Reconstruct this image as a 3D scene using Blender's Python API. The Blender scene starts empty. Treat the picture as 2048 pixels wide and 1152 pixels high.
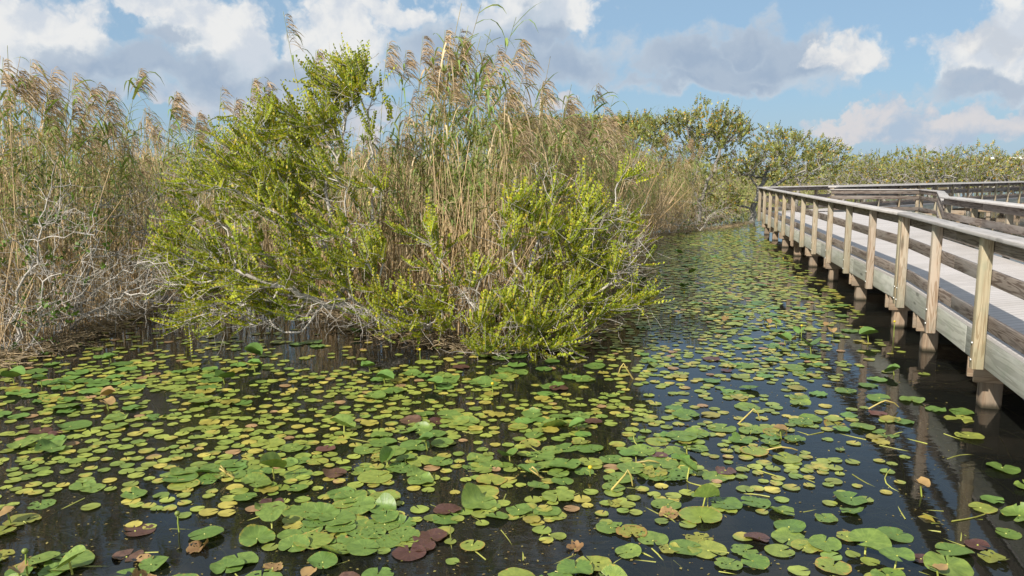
import bpy, math, random
import numpy as np
from math import radians, pi, sin, cos
from mathutils import Vector

random.seed(5)
rng = np.random.default_rng(11)
S = bpy.context.scene
COL = S.collection

# ------------------------------------------------------------------ camera, light, sky
H, PITCH, F = 2.4, radians(8.25), 1593.0
cam = bpy.data.objects.new('camera', bpy.data.cameras.new('camera'))
COL.objects.link(cam)
cam.location = (0, 0, H)
cam.rotation_euler = (pi / 2 - PITCH, 0, 0)
cam.data.lens, cam.data.sensor_width = 28.0, 36.0
cam.data.clip_start, cam.data.clip_end = 0.05, 4000
S.camera = cam
S.view_settings.view_transform = 'Standard'
S.view_settings.look = 'None'
S.view_settings.gamma = 1
S.view_settings.exposure = 0.6
S.cycles.max_bounces = 8
S.cycles.transparent_max_bounces = 10
S.cycles.use_denoising = True

SUN_TRAVEL = Vector((0.72, 0.86, -0.84)).normalized()
sun = bpy.data.objects.new('sun', bpy.data.lights.new('sun', 'SUN'))
COL.objects.link(sun)
sun.data.energy, sun.data.angle, sun.data.color = 4.6, radians(0.53), (1.0, 0.93, 0.82)
sun.rotation_euler = SUN_TRAVEL.to_track_quat('-Z', 'Y').to_euler()


def pix_dir(x, y):
    cp, sp = cos(PITCH), sin(PITCH)
    return np.array([x - 1024.0, F * cp + (576 - y) * sp, -F * sp + (576 - y) * cp])


def g(x, y, z=0.0):
    """ground-plane point seen at photo position x, y"""
    d = pix_dir(x, y)
    t = (z - H) / d[2]
    return np.array([d[0] * t, d[1] * t, z])


def at(x, y, Y):
    """point at forward distance Y seen at photo position x, y"""
    d = pix_dir(x, y)
    t = Y / d[1]
    return np.array([d[0] * t, Y, H + d[2] * t])


def topix(P):
    P = np.atleast_2d(P)
    cp, sp = cos(PITCH), sin(PITCH)
    q = P - np.array([0, 0, H])
    dep = q[:, 1] * cp - q[:, 2] * sp
    up = q[:, 1] * sp + q[:, 2] * cp
    return 1024 + F * q[:, 0] / dep, 576 - F * up / dep, dep


class NT:
    """small helper round a node tree"""
    def __init__(self, tree):
        self.t = tree
        tree.nodes.clear()

    def n(self, typ, inp=None, **kw):
        nd = self.t.nodes.new(typ)
        for k, v in kw.items():
            setattr(nd, k, v)
        for k, v in (inp or {}).items():
            sock = nd.inputs[k]
            if isinstance(v, bpy.types.NodeSocket):
                self.t.links.new(v, sock)
            else:
                sock.default_value = v
        return nd

    def math(self, op, a, b=None, c=None, clamp=False):
        inp = {0: a}
        if b is not None: inp[1] = b
        if c is not None: inp[2] = c
        return self.n('ShaderNodeMath', inp, operation=op, use_clamp=clamp).outputs[0]

    def vmath(self, op, a, b=None):
        inp = {0: a}
        if b is not None: inp[1] = b
        nd = self.n('ShaderNodeVectorMath', inp, operation=op)
        return nd.outputs['Value'] if op in ('LENGTH', 'DOT_PRODUCT') else nd.outputs[0]

    def mix(self, fac, a, b, blend='MIX'):
        nd = self.n('ShaderNodeMix', data_type='RGBA', blend_type=blend)
        for k, v in ((0, fac), (6, a), (7, b)):
            if isinstance(v, bpy.types.NodeSocket):
                self.t.links.new(v, nd.inputs[k])
            else:
                nd.inputs[k].default_value = v if k == 0 else (tuple(v) + (1,))[:4]
        return nd.outputs[2]

    def step(self, v, a, b, lo=0.0, hi=1.0):
        return self.n('ShaderNodeMapRange', {0: v, 1: a, 2: b, 3: lo, 4: hi}, interpolation_type='SMOOTHSTEP').outputs[0]

    def noise(self, vec, scale, detail=4, rough=0.55, dist=0.0):
        return self.n('ShaderNodeTexNoise', {'Vector': vec, 'Scale': scale, 'Detail': detail, 'Roughness': rough, 'Distortion': dist})


def build_world():
    w = bpy.data.worlds.new('World')
    S.world = w
    w.use_nodes = True
    t = NT(w.node_tree)
    out = t.n('ShaderNodeOutputWorld')
    K = 0.10
    sky = t.n('ShaderNodeTexSky', sky_type='NISHITA', sun_disc=False)
    d = -SUN_TRAVEL
    sky.sun_elevation = math.asin(d.z)
    sky.sun_rotation = math.atan2(d.x, d.y)
    sky.air_density, sky.dust_density, sky.ozone_density = 1.0, 0.6, 2.0
    geo = t.n('ShaderNodeTexCoord').outputs['Generated']
    sep = t.n('ShaderNodeSeparateXYZ', {0: geo})
    az = t.math('ARCTAN2', sep.outputs[0], sep.outputs[1])
    el = t.math('ARCSINE', sep.outputs[2])
    v = t.n('ShaderNodeCombineXYZ', {0: az, 1: el, 2: 0.0}).outputs[0]
    warp = t.noise(v, 16.0, 5, 0.56)
    wv = t.vmath('SUBTRACT', warp.outputs['Color'], (0.5, 0.5, 0.5))
    wsc = t.n('ShaderNodeVectorMath', {0: wv, 3: 0.105}, operation='SCALE').outputs[0]
    vw = t.vmath('ADD', v, wsc)
    vq = t.vmath('ADD', v, t.n('ShaderNodeVectorMath', {0: wv, 3: 0.050}, operation='SCALE').outputs[0])

    def puff(vec):
        return t.n('ShaderNodeTexVoronoi', {'Vector': vec, 'Scale': 30.0, 'Detail': 3.0, 'Roughness': 0.55, 'Lacunarity': 2.3}, normalize=True).outputs['Distance']
    ns = t.math('SUBTRACT', 1.0, puff(vq))
    ns2 = t.math('SUBTRACT', 1.0, puff(t.vmath('ADD', vq, (-0.006, 0.011, 0.0))))
    big = t.noise(v, 13.0, 3, 0.5).outputs[0]
    big2 = t.noise(t.vmath('ADD', v, (-0.018, 0.028, 0.0)), 13.0, 3, 0.5).outputs[0]
    emboss = t.math('ADD', t.math('MULTIPLY', t.math('SUBTRACT', ns, ns2), 1.1), t.math('MULTIPLY', t.math('SUBTRACT', big, big2), 2.0))

    def azel(x, y):
        q = pix_dir(x, y); q = q / np.linalg.norm(q)
        return math.atan2(q[0], q[1]), math.asin(q[2])

    def field(blobs):
        cur = None
        for (x, y, rx, ry) in blobs:
            a, e = azel(x, y)
            q = t.vmath('MULTIPLY', t.vmath('SUBTRACT', vw, (a, e, 0)), (F / rx, F / ry, 0))
            m = t.math('SUBTRACT', 1.0, t.vmath('LENGTH', q))
            cur = m if cur is None else t.math('MAXIMUM', cur, m)
        return cur

    low = [(1690, 258, 75, 42), (1785, 232, 75, 48), (1875, 258, 95, 42), (1965, 252, 80, 38), (2070, 235, 80, 38), (1062, 205, 75, 26), (460, 210, 180, 24), (720, 235, 100, 24), (60, 210, 130, 26)]
    white = [(20, 100, 130, 115), (135, 60, 80, 62), (430, 50, 125, 82), (505, 110, 68, 52), (680, 85, 108, 112), (1000, 22, 130, 45), (1120, 10, 110, 42), (1960, 105, 88, 58), (2045, 80, 75, 95), (300, 10, 80, 30), (800, 10, 90, 32)]
    grey = [(175, 145, 115, 50), (290, 138, 150, 60), (430, 155, 130, 55), (335, 78, 62, 26), (885, 95, 125, 62), (1010, 115, 155, 74), (1130, 120, 145, 66), (1085, 55, 100, 50), (1400, 130, 175, 58), (1555, 125, 170, 62), (1480, 85, 108, 50),
            (1440, 165, 235, 28), (1990, 160, 150, 34), (120, 190, 170, 34), (560, 165, 90, 50), (1620, 110, 110, 60), (700, 175, 150, 40)]
    bright = [(1718, 96, 60, 48), (1670, 95, 50, 24), (1960, 78, 70, 34)]
    # generic cumulus everywhere the photograph does not reach
    gen = t.noise(t.vmath('MULTIPLY', v, (1.0, 1.6, 1.0)), 2.6, 5, 0.55).outputs[0]
    gmask = t.math('MULTIPLY', t.step(gen, 0.40, 0.60), t.math('MAXIMUM', t.step(el, 0.26, 0.40), t.step(t.math('ABSOLUTE', az), 0.70, 0.85)))
    gmask = t.math('MULTIPLY', gmask, t.step(el, 0.01, 0.05))

    base = t.mix(1.0, sky.outputs[0], (0.80, 1.0, 1.16), 'MULTIPLY')
    hz = t.step(el, 0.0, 0.10, 1.0, 0.0)

    def k(c):
        return tuple(x * .66 / K for x in c)
    base = t.mix(0.80, base, k((0.315, 0.455, 0.595)))
    base = t.mix(t.math('MULTIPLY', hz, 0.65), base, k((0.42, 0.55, 0.68)))
    shade = t.step(emboss, -0.30, 0.26)
    fl, fw, fg, fb = field(low), field(white), field(grey), field(bright)
    det = t.math('MULTIPLY', t.math('SUBTRACT', ns, 0.70), 1.5)
    c = t.mix(t.math('MULTIPLY', t.step(t.math('ADD', fl, det), 0.0, 0.32), 0.78), base, t.mix(shade, k((0.44, 0.53, 0.66)), k((0.76, 0.70, 0.69))))
    c = t.mix(gmask, c, t.mix(shade, k((0.62, 0.68, 0.76)), k((0.95, 0.95, 0.95))))
    c = t.mix(t.math('MULTIPLY', t.step(t.math('ADD', fw, det), -0.06, 0.40), .96), c, t.mix(shade, k((0.64, 0.69, 0.76)), k((0.86, 0.86, 0.85))))
    gcol = t.mix(t.step(t.math('ADD', fg, t.math('MULTIPLY', emboss, 0.5)), 0.1, 0.75), k((0.54, 0.62, 0.71)), k((0.36, 0.45, 0.58)))
    gcol = t.mix(t.math('MULTIPLY', shade, 0.35), gcol, k((0.55, 0.62, 0.70)))
    c = t.mix(t.math('MULTIPLY', t.step(t.math('ADD', fg, det), -0.12, 0.48), 0.93), c, gcol)
    c = t.mix(t.math('MULTIPLY', t.step(t.math('ADD', fb, det), -0.10, 0.42), .92), c, t.mix(shade, k((0.58, 0.63, 0.70)), k((0.86, 0.85, 0.83))))
    bg = t.n('ShaderNodeBackground', {0: c, 1: K})
    t.t.links.new(bg.outputs[0], out.inputs[0])
    w.cycles.sampling_method = 'NONE'


build_world()


# ------------------------------------------------------------------ mesh helpers
class MB:
    """collects verts, quads, tris, a colour per vertex and one local coordinate per vertex"""
    def __init__(self):
        self.v, self.q, self.t, self.c, self.g, self.n = [], [], [], [], [], 0

    def add(self, v, q=None, t=None, c=(1, 1, 1), gc=None):
        v = np.asarray(v, float).reshape(-1, 3)
        m = len(v)
        self.v.append(v)
        if q is not None and len(q): self.q.append(np.asarray(q, int).reshape(-1, 4) + self.n)
        if t is not None and len(t): self.t.append(np.asarray(t, int).reshape(-1, 3) + self.n)
        c = np.asarray(c, float)
        self.c.append(np.broadcast_to(c, (m, 3)) if c.ndim < 2 else c.reshape(-1, 3))
        self.g.append(np.zeros((m, 3)) if gc is None else np.asarray(gc, float).reshape(-1, 3))
        self.n += m

    def cat(self):
        V = np.concatenate(self.v); C = np.concatenate(self.c); G = np.concatenate(self.g)
        Q = np.concatenate(self.q) if self.q else np.zeros((0, 4), int)
        T = np.concatenate(self.t) if self.t else np.zeros((0, 3), int)
        return V, Q, T, C, G

    def mesh(self, name, mat, smooth=False):
        V, Q, T, C, G = self.cat()
        me = bpy.data.meshes.new(name)
        me.vertices.add(len(V))
        me.vertices.foreach_set('co', V.astype(np.float32).ravel())
        loops = np.concatenate([Q.ravel(), T.ravel()])
        me.loops.add(len(loops))
        me.loops.foreach_set('vertex_index', loops.astype(np.int32))
        me.polygons.add(len(Q) + len(T))
        st = np.concatenate([np.arange(len(Q)) * 4, len(Q) * 4 + np.arange(len(T)) * 3])
        me.polygons.foreach_set('loop_start', st.astype(np.int32))
        me.update(calc_edges=True)
        a = me.attributes.new('col', 'FLOAT_COLOR', 'POINT')
        a.data.foreach_set('color', np.concatenate([C, np.ones((len(C), 1))], 1).astype(np.float32).ravel())
        a = me.attributes.new('gc', 'FLOAT_VECTOR', 'POINT')
        a.data.foreach_set('vector', G.astype(np.float32).ravel())
        if smooth:
            me.polygons.foreach_set('use_smooth', np.ones(len(me.polygons), bool))
        if mat is not None: me.materials.append(mat)
        return me

    def build(self, name, mat, parent=None, smooth=False):
        o = bpy.data.objects.new(name, self.mesh(name, mat, smooth))
        COL.objects.link(o)
        if parent is not None: o.parent = parent
        return o


def tag(o, label=None, cat=None, group=None, kind=None):
    for k, v in (('label', label), ('category', cat), ('group', group), ('kind', kind)):
        if v: o[k] = v
    return o


def empty(name, loc, label, cat, group=None):
    o = bpy.data.objects.new(name, None)
    COL.objects.link(o)
    o.empty_display_size = 0.2
    o.location = tuple(loc)
    return tag(o, label, cat, group)


def nrm(a):
    return a / np.maximum(np.linalg.norm(a, axis=-1, keepdims=True), 1e-9)


def tubes(mb, P, R, c, sides=4):
    """P n,k,3  R n,k  c n,k,3 (or broadcastable)"""
    P = np.asarray(P, float); n, k, _ = P.shape
    R = np.broadcast_to(R, (n, k)); C = np.broadcast_to(c, (n, k, 3))
    T = np.empty_like(P)
    T[:, 1:-1] = P[:, 2:] - P[:, :-2]; T[:, 0] = P[:, 1] - P[:, 0]; T[:, -1] = P[:, -1] - P[:, -2]
    T = nrm(T)
    ref = np.where(np.abs(T[:, :1, 2:3]) > 0.8, np.array([1.0, 0.13, 0.0]), np.array([0.05, 0.1, 1.0]))
    A = nrm(np.cross(T, np.broadcast_to(ref, T.shape))); B = np.cross(T, A)
    ang = np.arange(sides) * 2 * pi / sides
    V = P[:, :, None] + R[:, :, None, None] * (A[:, :, None] * np.cos(ang)[None, None, :, None] + B[:, :, None] * np.sin(ang)[None, None, :, None])
    idx = np.arange(n * k * sides).reshape(n, k, sides)
    nx = np.roll(idx, -1, axis=2)
    Q = np.stack([idx[:, :-1], nx[:, :-1], nx[:, 1:], idx[:, 1:]], -1).reshape(-1, 4)
    L = np.concatenate([np.zeros((n, 1)), np.cumsum(np.linalg.norm(np.diff(P, axis=1), axis=2), 1)], 1)
    gc = np.empty((n, k, sides, 3)); gc[..., 0] = L[:, :, None] + np.arange(n)[:, None, None] * 1.7; gc[..., 1] = np.cos(ang); gc[..., 2] = np.sin(ang)
    mb.add(V, Q, None, np.repeat(C[:, :, None], sides, 2), gc)


def ribbons(mb, P, W, Sd, c):
    """flat strips: P n,k,3 centre lines, W n,k half widths, Sd side vectors, c colours"""
    n, k, _ = P.shape
    W = np.broadcast_to(W, (n, k)); Sd = np.broadcast_to(Sd, P.shape); C = np.broadcast_to(c, (n, k, 3))
    V = np.stack([P - Sd * W[..., None], P + Sd * W[..., None]], 2)
    i = np.arange(n * k * 2).reshape(n, k, 2)
    Q = np.stack([i[:, :-1, 0], i[:, :-1, 1], i[:, 1:, 1], i[:, 1:, 0]], -1).reshape(-1, 4)
    mb.add(V, Q, None, np.repeat(C[:, :, None], 2, 2))


LEAF_V = np.array([[0, 0, 0], [.45, 0, -.05], [.8, 0, -.03], [1, 0, 0], [.33, .24, .04], [.7, .36, .07], [.95, .2, .05], [.33, -.24, .04], [.7, -.36, .07], [.95, -.2, .05]])
LEAF_Q = np.array([[1, 2, 5, 4], [2, 3, 6, 5], [2, 1, 7, 8], [3, 2, 8, 9]])
LEAF_T = np.array([[0, 1, 4], [1, 0, 7]])
DIAM_V = np.array([[0, 0, 0], [.5, .3, .06], [1, 0, 0], [.5, -.3, .06]])
DIAM_Q = np.array([[0, 3, 2, 1]])


def leaves(mb, base, d, up, size, col, simple=False):
    """one leaf per row; d: direction, up: rough normal"""
    tv, tq, tt = (DIAM_V, DIAM_Q, np.zeros((0, 3), int)) if simple else (LEAF_V, LEAF_Q, LEAF_T)
    d = nrm(d); s = nrm(np.cross(up, d)); n = np.cross(d, s)
    m, k = len(base), len(tv)
    V = base[:, None] + size[:, None, None] * (tv[None, :, 0:1] * d[:, None] + tv[None, :, 1:2] * s[:, None] + tv[None, :, 2:3] * n[:, None])
    off = (np.arange(m) * k)[:, None, None]
    mb.add(V, (tq[None] + off).reshape(-1, 4), (tt[None] + off).reshape(-1, 3), np.repeat(col[:, None], k, 1))


def box(mb, p0, p1, w, h, side, c=(1, 1, 1), up=None):
    """beam from p0 to p1, w along side, h along up; local coordinates along the grain"""
    p0, p1 = np.asarray(p0, float), np.asarray(p1, float)
    ax = p1 - p0; L = np.linalg.norm(ax); ax = ax / L
    side = np.asarray(side, float); side = side / np.linalg.norm(side)
    up = np.cross(ax, side) if up is None else np.asarray(up, float)
    V, G = [], []
    o = rng.uniform(0, 40, 3)
    for a in (0, 1):
        for s, u in ((-1, -1), (1, -1), (1, 1), (-1, 1)):
            V.append((p0 if a == 0 else p1) + side * w / 2 * s + up * h / 2 * u)
            G.append((o[0] + a * L, o[1] + s * w / 2, o[2] + u * h / 2))
    mb.add(V, [[0, 1, 2, 3], [7, 6, 5, 4], [0, 4, 5, 1], [1, 5, 6, 2], [2, 6, 7, 3], [3, 7, 4, 0]], None, c, G)


def bevel(o, w=0.006):
    m = o.modifiers.new('edge', 'BEVEL')
    m.width, m.segments, m.limit_method = w, 2, 'ANGLE'
    return o


# ------------------------------------------------------------------ materials
def new_mat(name):
    m = bpy.data.materials.new(name)
    m.use_nodes = True
    t = NT(m.node_tree)
    return m, t, t.n('ShaderNodeOutputMaterial')


def leaf_mat(name, rough=0.45, transl=0.25, spec=0.4, vary=0.35, nscale=6.0):
    m, t, out = new_mat(name)
    a = t.n('ShaderNodeAttribute', attribute_name='col').outputs['Color']
    geo = t.n('ShaderNodeNewGeometry')
    nz = t.noise(geo.outputs['Position'], nscale, 4).outputs[0]
    c = t.mix(1.0, a, t.n('ShaderNodeCombineColor', {0: t.step(nz, .2, .8, 1 - vary, 1 + vary), 1: t.step(nz, .2, .8, 1 - vary, 1 + vary), 2: t.step(nz, .2, .8, 1 - vary, 1 + vary)}).outputs[0], 'MULTIPLY')
    p = t.n('ShaderNodeBsdfPrincipled', {'Base Color': c, 'Roughness': rough, 'Specular IOR Level': spec})
    s = p.outputs[0]
    if transl:
        tr = t.n('ShaderNodeBsdfTranslucent', {'Color': t.mix(1.0, c, (1.25, 1.2, 0.6), 'MULTIPLY')})
        s = t.n('ShaderNodeMixShader', {0: transl, 1: s, 2: tr.outputs[0]}).outputs[0]
    t.t.links.new(s, out.inputs[0])
    return m


def bark_mat(name, ca, cb, scale=18.0):
    m, t, out = new_mat(name)
    pos = t.n('ShaderNodeNewGeometry').outputs['Position']
    n1 = t.noise(pos, scale, 6, 0.65).outputs[0]
    n2 = t.noise(pos, scale * 0.25, 3).outputs[0]
    c = t.mix(t.step(n1, .35, .65), ca, cb)
    c = t.mix(t.math('MULTIPLY', t.step(n2, .5, .7), .5), c, tuple(x * 0.45 for x in ca))
    b = t.n('ShaderNodeBump', {'Height': n1, 'Strength': .6, 'Distance': .01})
    p = t.n('ShaderNodeBsdfPrincipled', {'Base Color': c, 'Roughness': .9, 'Normal': b.outputs[0], 'Specular IOR Level': .2})
    t.t.links.new(p.outputs[0], out.inputs[0])
    return m


def wood_mat(name, ca, cb, cc, ring=1.0, blot=(0, 0, 0), blotf=0.0, rough=0.8):
    """grain along the first local coordinate; ca light wood, cb dark grain, cc weathering"""
    m, t, out = new_mat(name)
    gc = t.n('ShaderNodeAttribute', attribute_name='gc').outputs['Vector']
    st = t.vmath('MULTIPLY', gc, (0.55, 9.0, 9.0))
    wob = t.noise(st, 1.3, 3, .5, .6)
    band = t.math('SINE', t.math('MULTIPLY', wob.outputs[0], 62.0 * ring))
    fine = t.noise(t.vmath('MULTIPLY', gc, (3.0, 120.0, 120.0)), 1.0, 4, .6).outputs[0]
    grain = t.math('ADD', t.math('MULTIPLY', t.step(band, -.2, 1.0), .6), t.math('MULTIPLY', fine, .55))
    knot = t.n('ShaderNodeTexVoronoi', {'Vector': t.vmath('MULTIPLY', gc, (1.1, 5.0, 5.0)), 'Scale': 1.0}, distance='EUCLIDEAN').outputs['Distance']
    c = t.mix(t.step(grain, .25, .95), ca, cb)
    c = t.mix(t.step(knot, .07, .16, .8, 0), c, tuple(x * .35 for x in cb))
    wn = t.noise(t.vmath('MULTIPLY', gc, (0.9, 5.0, 5.0)), 1.0, 4, .6).outputs[0]
    c = t.mix(t.step(wn, .42, .72), c, cc)
    if blotf:
        bn = t.noise(t.vmath('MULTIPLY', gc, (2.0, 3.0, 3.0)), 1.6, 5, .65).outputs[0]
        c = t.mix(t.math('MULTIPLY', t.step(bn, .48, .68), blotf), c, blot)
    att = t.n('ShaderNodeAttribute', attribute_name='col').outputs['Color']
    c = t.mix(1.0, c, att, 'MULTIPLY')
    if name == 'red_brown_piling':   # dimness of the dark water painted into the wood below the waterline
        zz = t.n('ShaderNodeSeparateXYZ', {0: t.n('ShaderNodeNewGeometry').outputs['Position']}).outputs[2]
        c = t.mix(t.step(t.math('ADD', zz, t.math('MULTIPLY', fine, .05)), .10, .03, .0, .95), c, (.025, .022, .012))
    bp = t.n('ShaderNodeBump', {'Height': grain, 'Strength': .35, 'Distance': .004})
    p = t.n('ShaderNodeBsdfPrincipled', {'Base Color': c, 'Roughness': rough, 'Normal': bp.outputs[0], 'Specular IOR Level': .25})
    t.t.links.new(p.outputs[0], out.inputs[0])
    return m


def water_mat():
    m, t, out = new_mat('pond_water')
    pos = t.n('ShaderNodeNewGeometry').outputs['Position']
    r1 = t.noise(t.vmath('MULTIPLY', pos, (2.2, 5.5, 1.0)), 1.6, 3, .5, .3).outputs[0]
    r2 = t.noise(pos, .35, 2).outputs[0]
    amp = t.step(r2, .38, .62, .25, 1.0)
    b = t.n('ShaderNodeBump', {'Height': t.math('MULTIPLY', r1, amp), 'Strength': .22, 'Distance': .012})
    gl = t.n('ShaderNodeBsdfGlossy', {'Color': (1, 1, 1, 1), 'Roughness': .025, 'Normal': b.outputs[0]})
    clear = t.n('ShaderNodeBsdfTransparent', {'Color': (.46, .41, .25, 1)})
    murk = t.n('ShaderNodeBsdfDiffuse', {'Color': (.034, .036, .030, 1)})   # silt and tannin in the water itself
    tr = t.n('ShaderNodeMixShader', {0: .26, 1: clear.outputs[0], 2: murk.outputs[0]})
    fr = t.n('ShaderNodeFresnel', {'IOR': 1.33, 'Normal': b.outputs[0]})
    mx = t.n('ShaderNodeMixShader', {0: fr.outputs[0], 1: tr.outputs[0], 2: gl.outputs[0]})
    t.t.links.new(mx.outputs[0], out.inputs[0])
    return m


def soil_mat(name, ca, cb, scale):
    m, t, out = new_mat(name)
    pos = t.n('ShaderNodeNewGeometry').outputs['Position']
    n1 = t.noise(pos, scale, 8, .65).outputs[0]
    p = t.n('ShaderNodeBsdfPrincipled', {'Base Color': t.mix(t.step(n1, .35, .65), ca, cb), 'Roughness': .95, 'Specular IOR Level': .1})
    t.t.links.new(p.outputs[0], out.inputs[0])
    return m


def pad_mat(name, ca, cb, spot, spotf, rough=.42):
    """ca..cb: leaf colours picked per pad, veins from gc (x radius, y angle), spot: blotches of age"""
    m, t, out = new_mat(name)
    rnd = t.n('ShaderNodeObjectInfo').outputs['Random']
    gcn = t.n('ShaderNodeAttribute', attribute_name='gc').outputs['Vector']
    sp = t.n('ShaderNodeSeparateXYZ', {0: gcn})
    oc = t.n('ShaderNodeTexCoord').outputs['Object']
    ocr = t.vmath('ADD', oc, t.n('ShaderNodeCombineXYZ', {0: t.math('MULTIPLY', rnd, 37.0), 1: t.math('MULTIPLY', rnd, 91.0), 2: 0.0}).outputs[0])
    c = t.mix(rnd, ca, cb)
    n1 = t.noise(ocr, 2.2, 5, .6).outputs[0]
    c = t.mix(t.step(n1, .38, .62, .0, .5), c, tuple(x * .62 for x in ca))
    vein = t.math('POWER', t.math('ABSOLUTE', t.math('SINE', t.math('MULTIPLY', sp.outputs[1], 9.0))), 18.0)
    c = t.mix(t.math('MULTIPLY', vein, .13), c, tuple(min(1, x * 1.7) for x in cb))
    n2 = t.noise(ocr, 5.5, 5, .7).outputs[0]
    edge = t.math('MULTIPLY', t.math('POWER', sp.outputs[0], 5.0), .22)
    thr = t.math('ADD', t.math('ADD', n2, edge), t.math('MULTIPLY', t.math('FRACT', t.math('MULTIPLY', rnd, 7.31)), spotf))
    c = t.mix(t.step(thr, .78, .92), c, spot)
    n3 = t.noise(ocr, 13.0, 3, .6).outputs[0]
    c = t.mix(t.step(n3, .70, .76, 0, .85), c, (.10, .065, .02))
    bp = t.n('ShaderNodeBump', {'Height': t.math('ADD', t.math('MULTIPLY', vein, -.2), n1), 'Strength': .25, 'Distance': .01})
    p = t.n('ShaderNodeBsdfPrincipled', {'Base Color': c, 'Roughness': rough, 'Specular IOR Level': .38, 'Normal': bp.outputs[0]})
    tr = t.n('ShaderNodeBsdfTranslucent', {'Color': t.mix(1.0, c, (1.2, 1.2, .5), 'MULTIPLY')})
    mx = t.n('ShaderNodeMixShader', {0: .14, 1: p.outputs[0], 2: tr.outputs[0]})
    t.t.links.new(mx.outputs[0], out.inputs[0])
    return m


M = {
    'water': water_mat(),
    'bed': soil_mat('pond_mud', (.020, .016, .007), (.05, .036, .012), 3.0),
    'bank': soil_mat('marsh_soil', (.10, .075, .04), (.26, .20, .12), 9.0),
    'reed': leaf_mat('reed_leaf', .55, .32, .3, .25, 3.0),
    'shrub': leaf_mat('shrub_leaf', .50, .30, .3, .30, 4.0),
    'treeleaf': leaf_mat('tree_leaf', .40, .20, .4, .35, 2.0),
    'smallpad': leaf_mat('small_pad_leaf', .36, .10, .45, .28, 9.0),
    'bark': bark_mat('grey_bark', (.34, .32, .29), (.19, .175, .15)),
    'twig': bark_mat('bare_twig', (.54, .50, .45), (.33, .30, .26), 25),
    'post': wood_mat('treated_post', (.365, .30, .215), (.23, .165, .10), (.31, .28, .21), 1.0, (.21, .22, .16), .5),
    'board': wood_mat('brown_board', (.20, .165, .14), (.085, .062, .05), (.25, .225, .205), .8),
    'stringer': wood_mat('grey_green_beam', (.36, .36, .31), (.27, .27, .23), (.44, .44, .40), .45, (.25, .28, .22), .5),
    'cap': wood_mat('weathered_handrail', (.41, .385, .365), (.32, .30, .285), (.455, .43, .415), .5, (.22, .20, .18), .4),
    'pile': wood_mat('red_brown_piling', (.30, .225, .155), (.21, .145, .095), (.26, .215, .165), .7, (.13, .11, .09), .35),
    'petiole': leaf_mat('lily_stem', .4, .1, .4, .3, 8.0),
    'pad_green': pad_mat('green_pad', (.115, .20, .042), (.20, .27, .055), (.32, .26, .045), .12),
    'pad_pale': pad_mat('pale_pad', (.21, .28, .055), (.30, .32, .060), (.40, .24, .06), .20),
    'pad_old': pad_mat('yellowing_pad', (.28, .27, .05), (.19, .23, .05), (.30, .17, .045), .30, .45),
    'pad_maroon': pad_mat('maroon_pad', (.085, .035, .030), (.15, .085, .055), (.16, .15, .05), .10, .28),
    'pad_brown': pad_mat('withered_pad', (.30, .19, .08), (.22, .12, .05), (.40, .32, .09), .2, .7),
}


def deck_mat():
    m, t, out = new_mat('composite_deck')
    gc = t.n('ShaderNodeAttribute', attribute_name='gc').outputs['Vector']
    sp = t.n('ShaderNodeSeparateXYZ', {0: gc})
    u = t.math('MULTIPLY', sp.outputs[0], 1 / .145)
    fr = t.math('FRACT', u)
    gap = t.math('GREATER_THAN', t.math('ABSOLUTE', t.math('SUBTRACT', fr, .5)), .465)
    wn = t.n('ShaderNodeTexWhiteNoise', {'W': t.math('FLOOR', u)}, noise_dimensions='1D').outputs['Value']
    n1 = t.noise(t.vmath('MULTIPLY', gc, (30.0, 2.0, 1.0)), 1.0, 5, .6).outputs[0]
    n2 = t.noise(gc, .7, 4, .6).outputs[0]
    c = t.mix(wn, (.43, .40, .385), (.50, .465, .45))
    c = t.mix(t.step(n1, .35, .7, 0, .5), c, (.54, .51, .49))
    c = t.mix(t.step(n2, .45, .7, 0, .5), c, (.37, .34, .315))
    c = t.mix(t.math('MULTIPLY', gap, .75), c, (.10, .09, .085))
    b = t.n('ShaderNodeBump', {'Height': t.math('SUBTRACT', 1.0, gap), 'Strength': .6, 'Distance': .006})
    p = t.n('ShaderNodeBsdfPrincipled', {'Base Color': c, 'Roughness': .75, 'Normal': b.outputs[0], 'Specular IOR Level': .3})
    t.t.links.new(p.outputs[0], out.inputs[0])
    return m


M['deck'] = deck_mat()
m_, t_, o_ = new_mat('bolt_steel')
t_.t.links.new(t_.n('ShaderNodeBsdfPrincipled', {'Base Color': (.5, .5, .48, 1), 'Metallic': .9, 'Roughness': .45}).outputs[0], o_.inputs[0])
M['bolt'] = m_
m_, t_, o_ = new_mat('white_metal_roof')
nz_ = t_.noise(t_.n('ShaderNodeNewGeometry').outputs['Position'], 1.2, 4).outputs[0]
t_.t.links.new(t_.n('ShaderNodeBsdfPrincipled', {'Base Color': t_.mix(nz_, (.72, .72, .70), (.84, .84, .83)), 'Roughness': .5}).outputs[0], o_.inputs[0])
M['roof'] = m_
M['flower'] = leaf_mat('yellow_flower', .4, .2, .4, .15, 20.0)

# ------------------------------------------------------------------ ground, water, bank
EDGE = np.array([(-30, 8.2), (-12, 9.2), (-8.5, 9.7), (-6.6, 10.0), (-6.35, 11.0), (-6.4, 12.5), (-6.3, 14.6), (-5.4, 15.4), (-4.0, 14.8), (-3.0, 13.4), (-2.1, 12.1),
                 (-1.1, 11.3), (-.3, 10.85), (.45, 11.2), (1.1, 12.4), (2.0, 15.2), (3.0, 19.5), (4.1, 24.8), (5.7, 30.9), (7.3, 33.2), (9.4, 35.2), (11.2, 38.5), (13.8, 46), (22, 60), (45, 88), (90, 120), (300, 220)])
BANKPOLY = np.concatenate([EDGE, [(300, 900), (-900, 900), (-900, 8.2)]])


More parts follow.
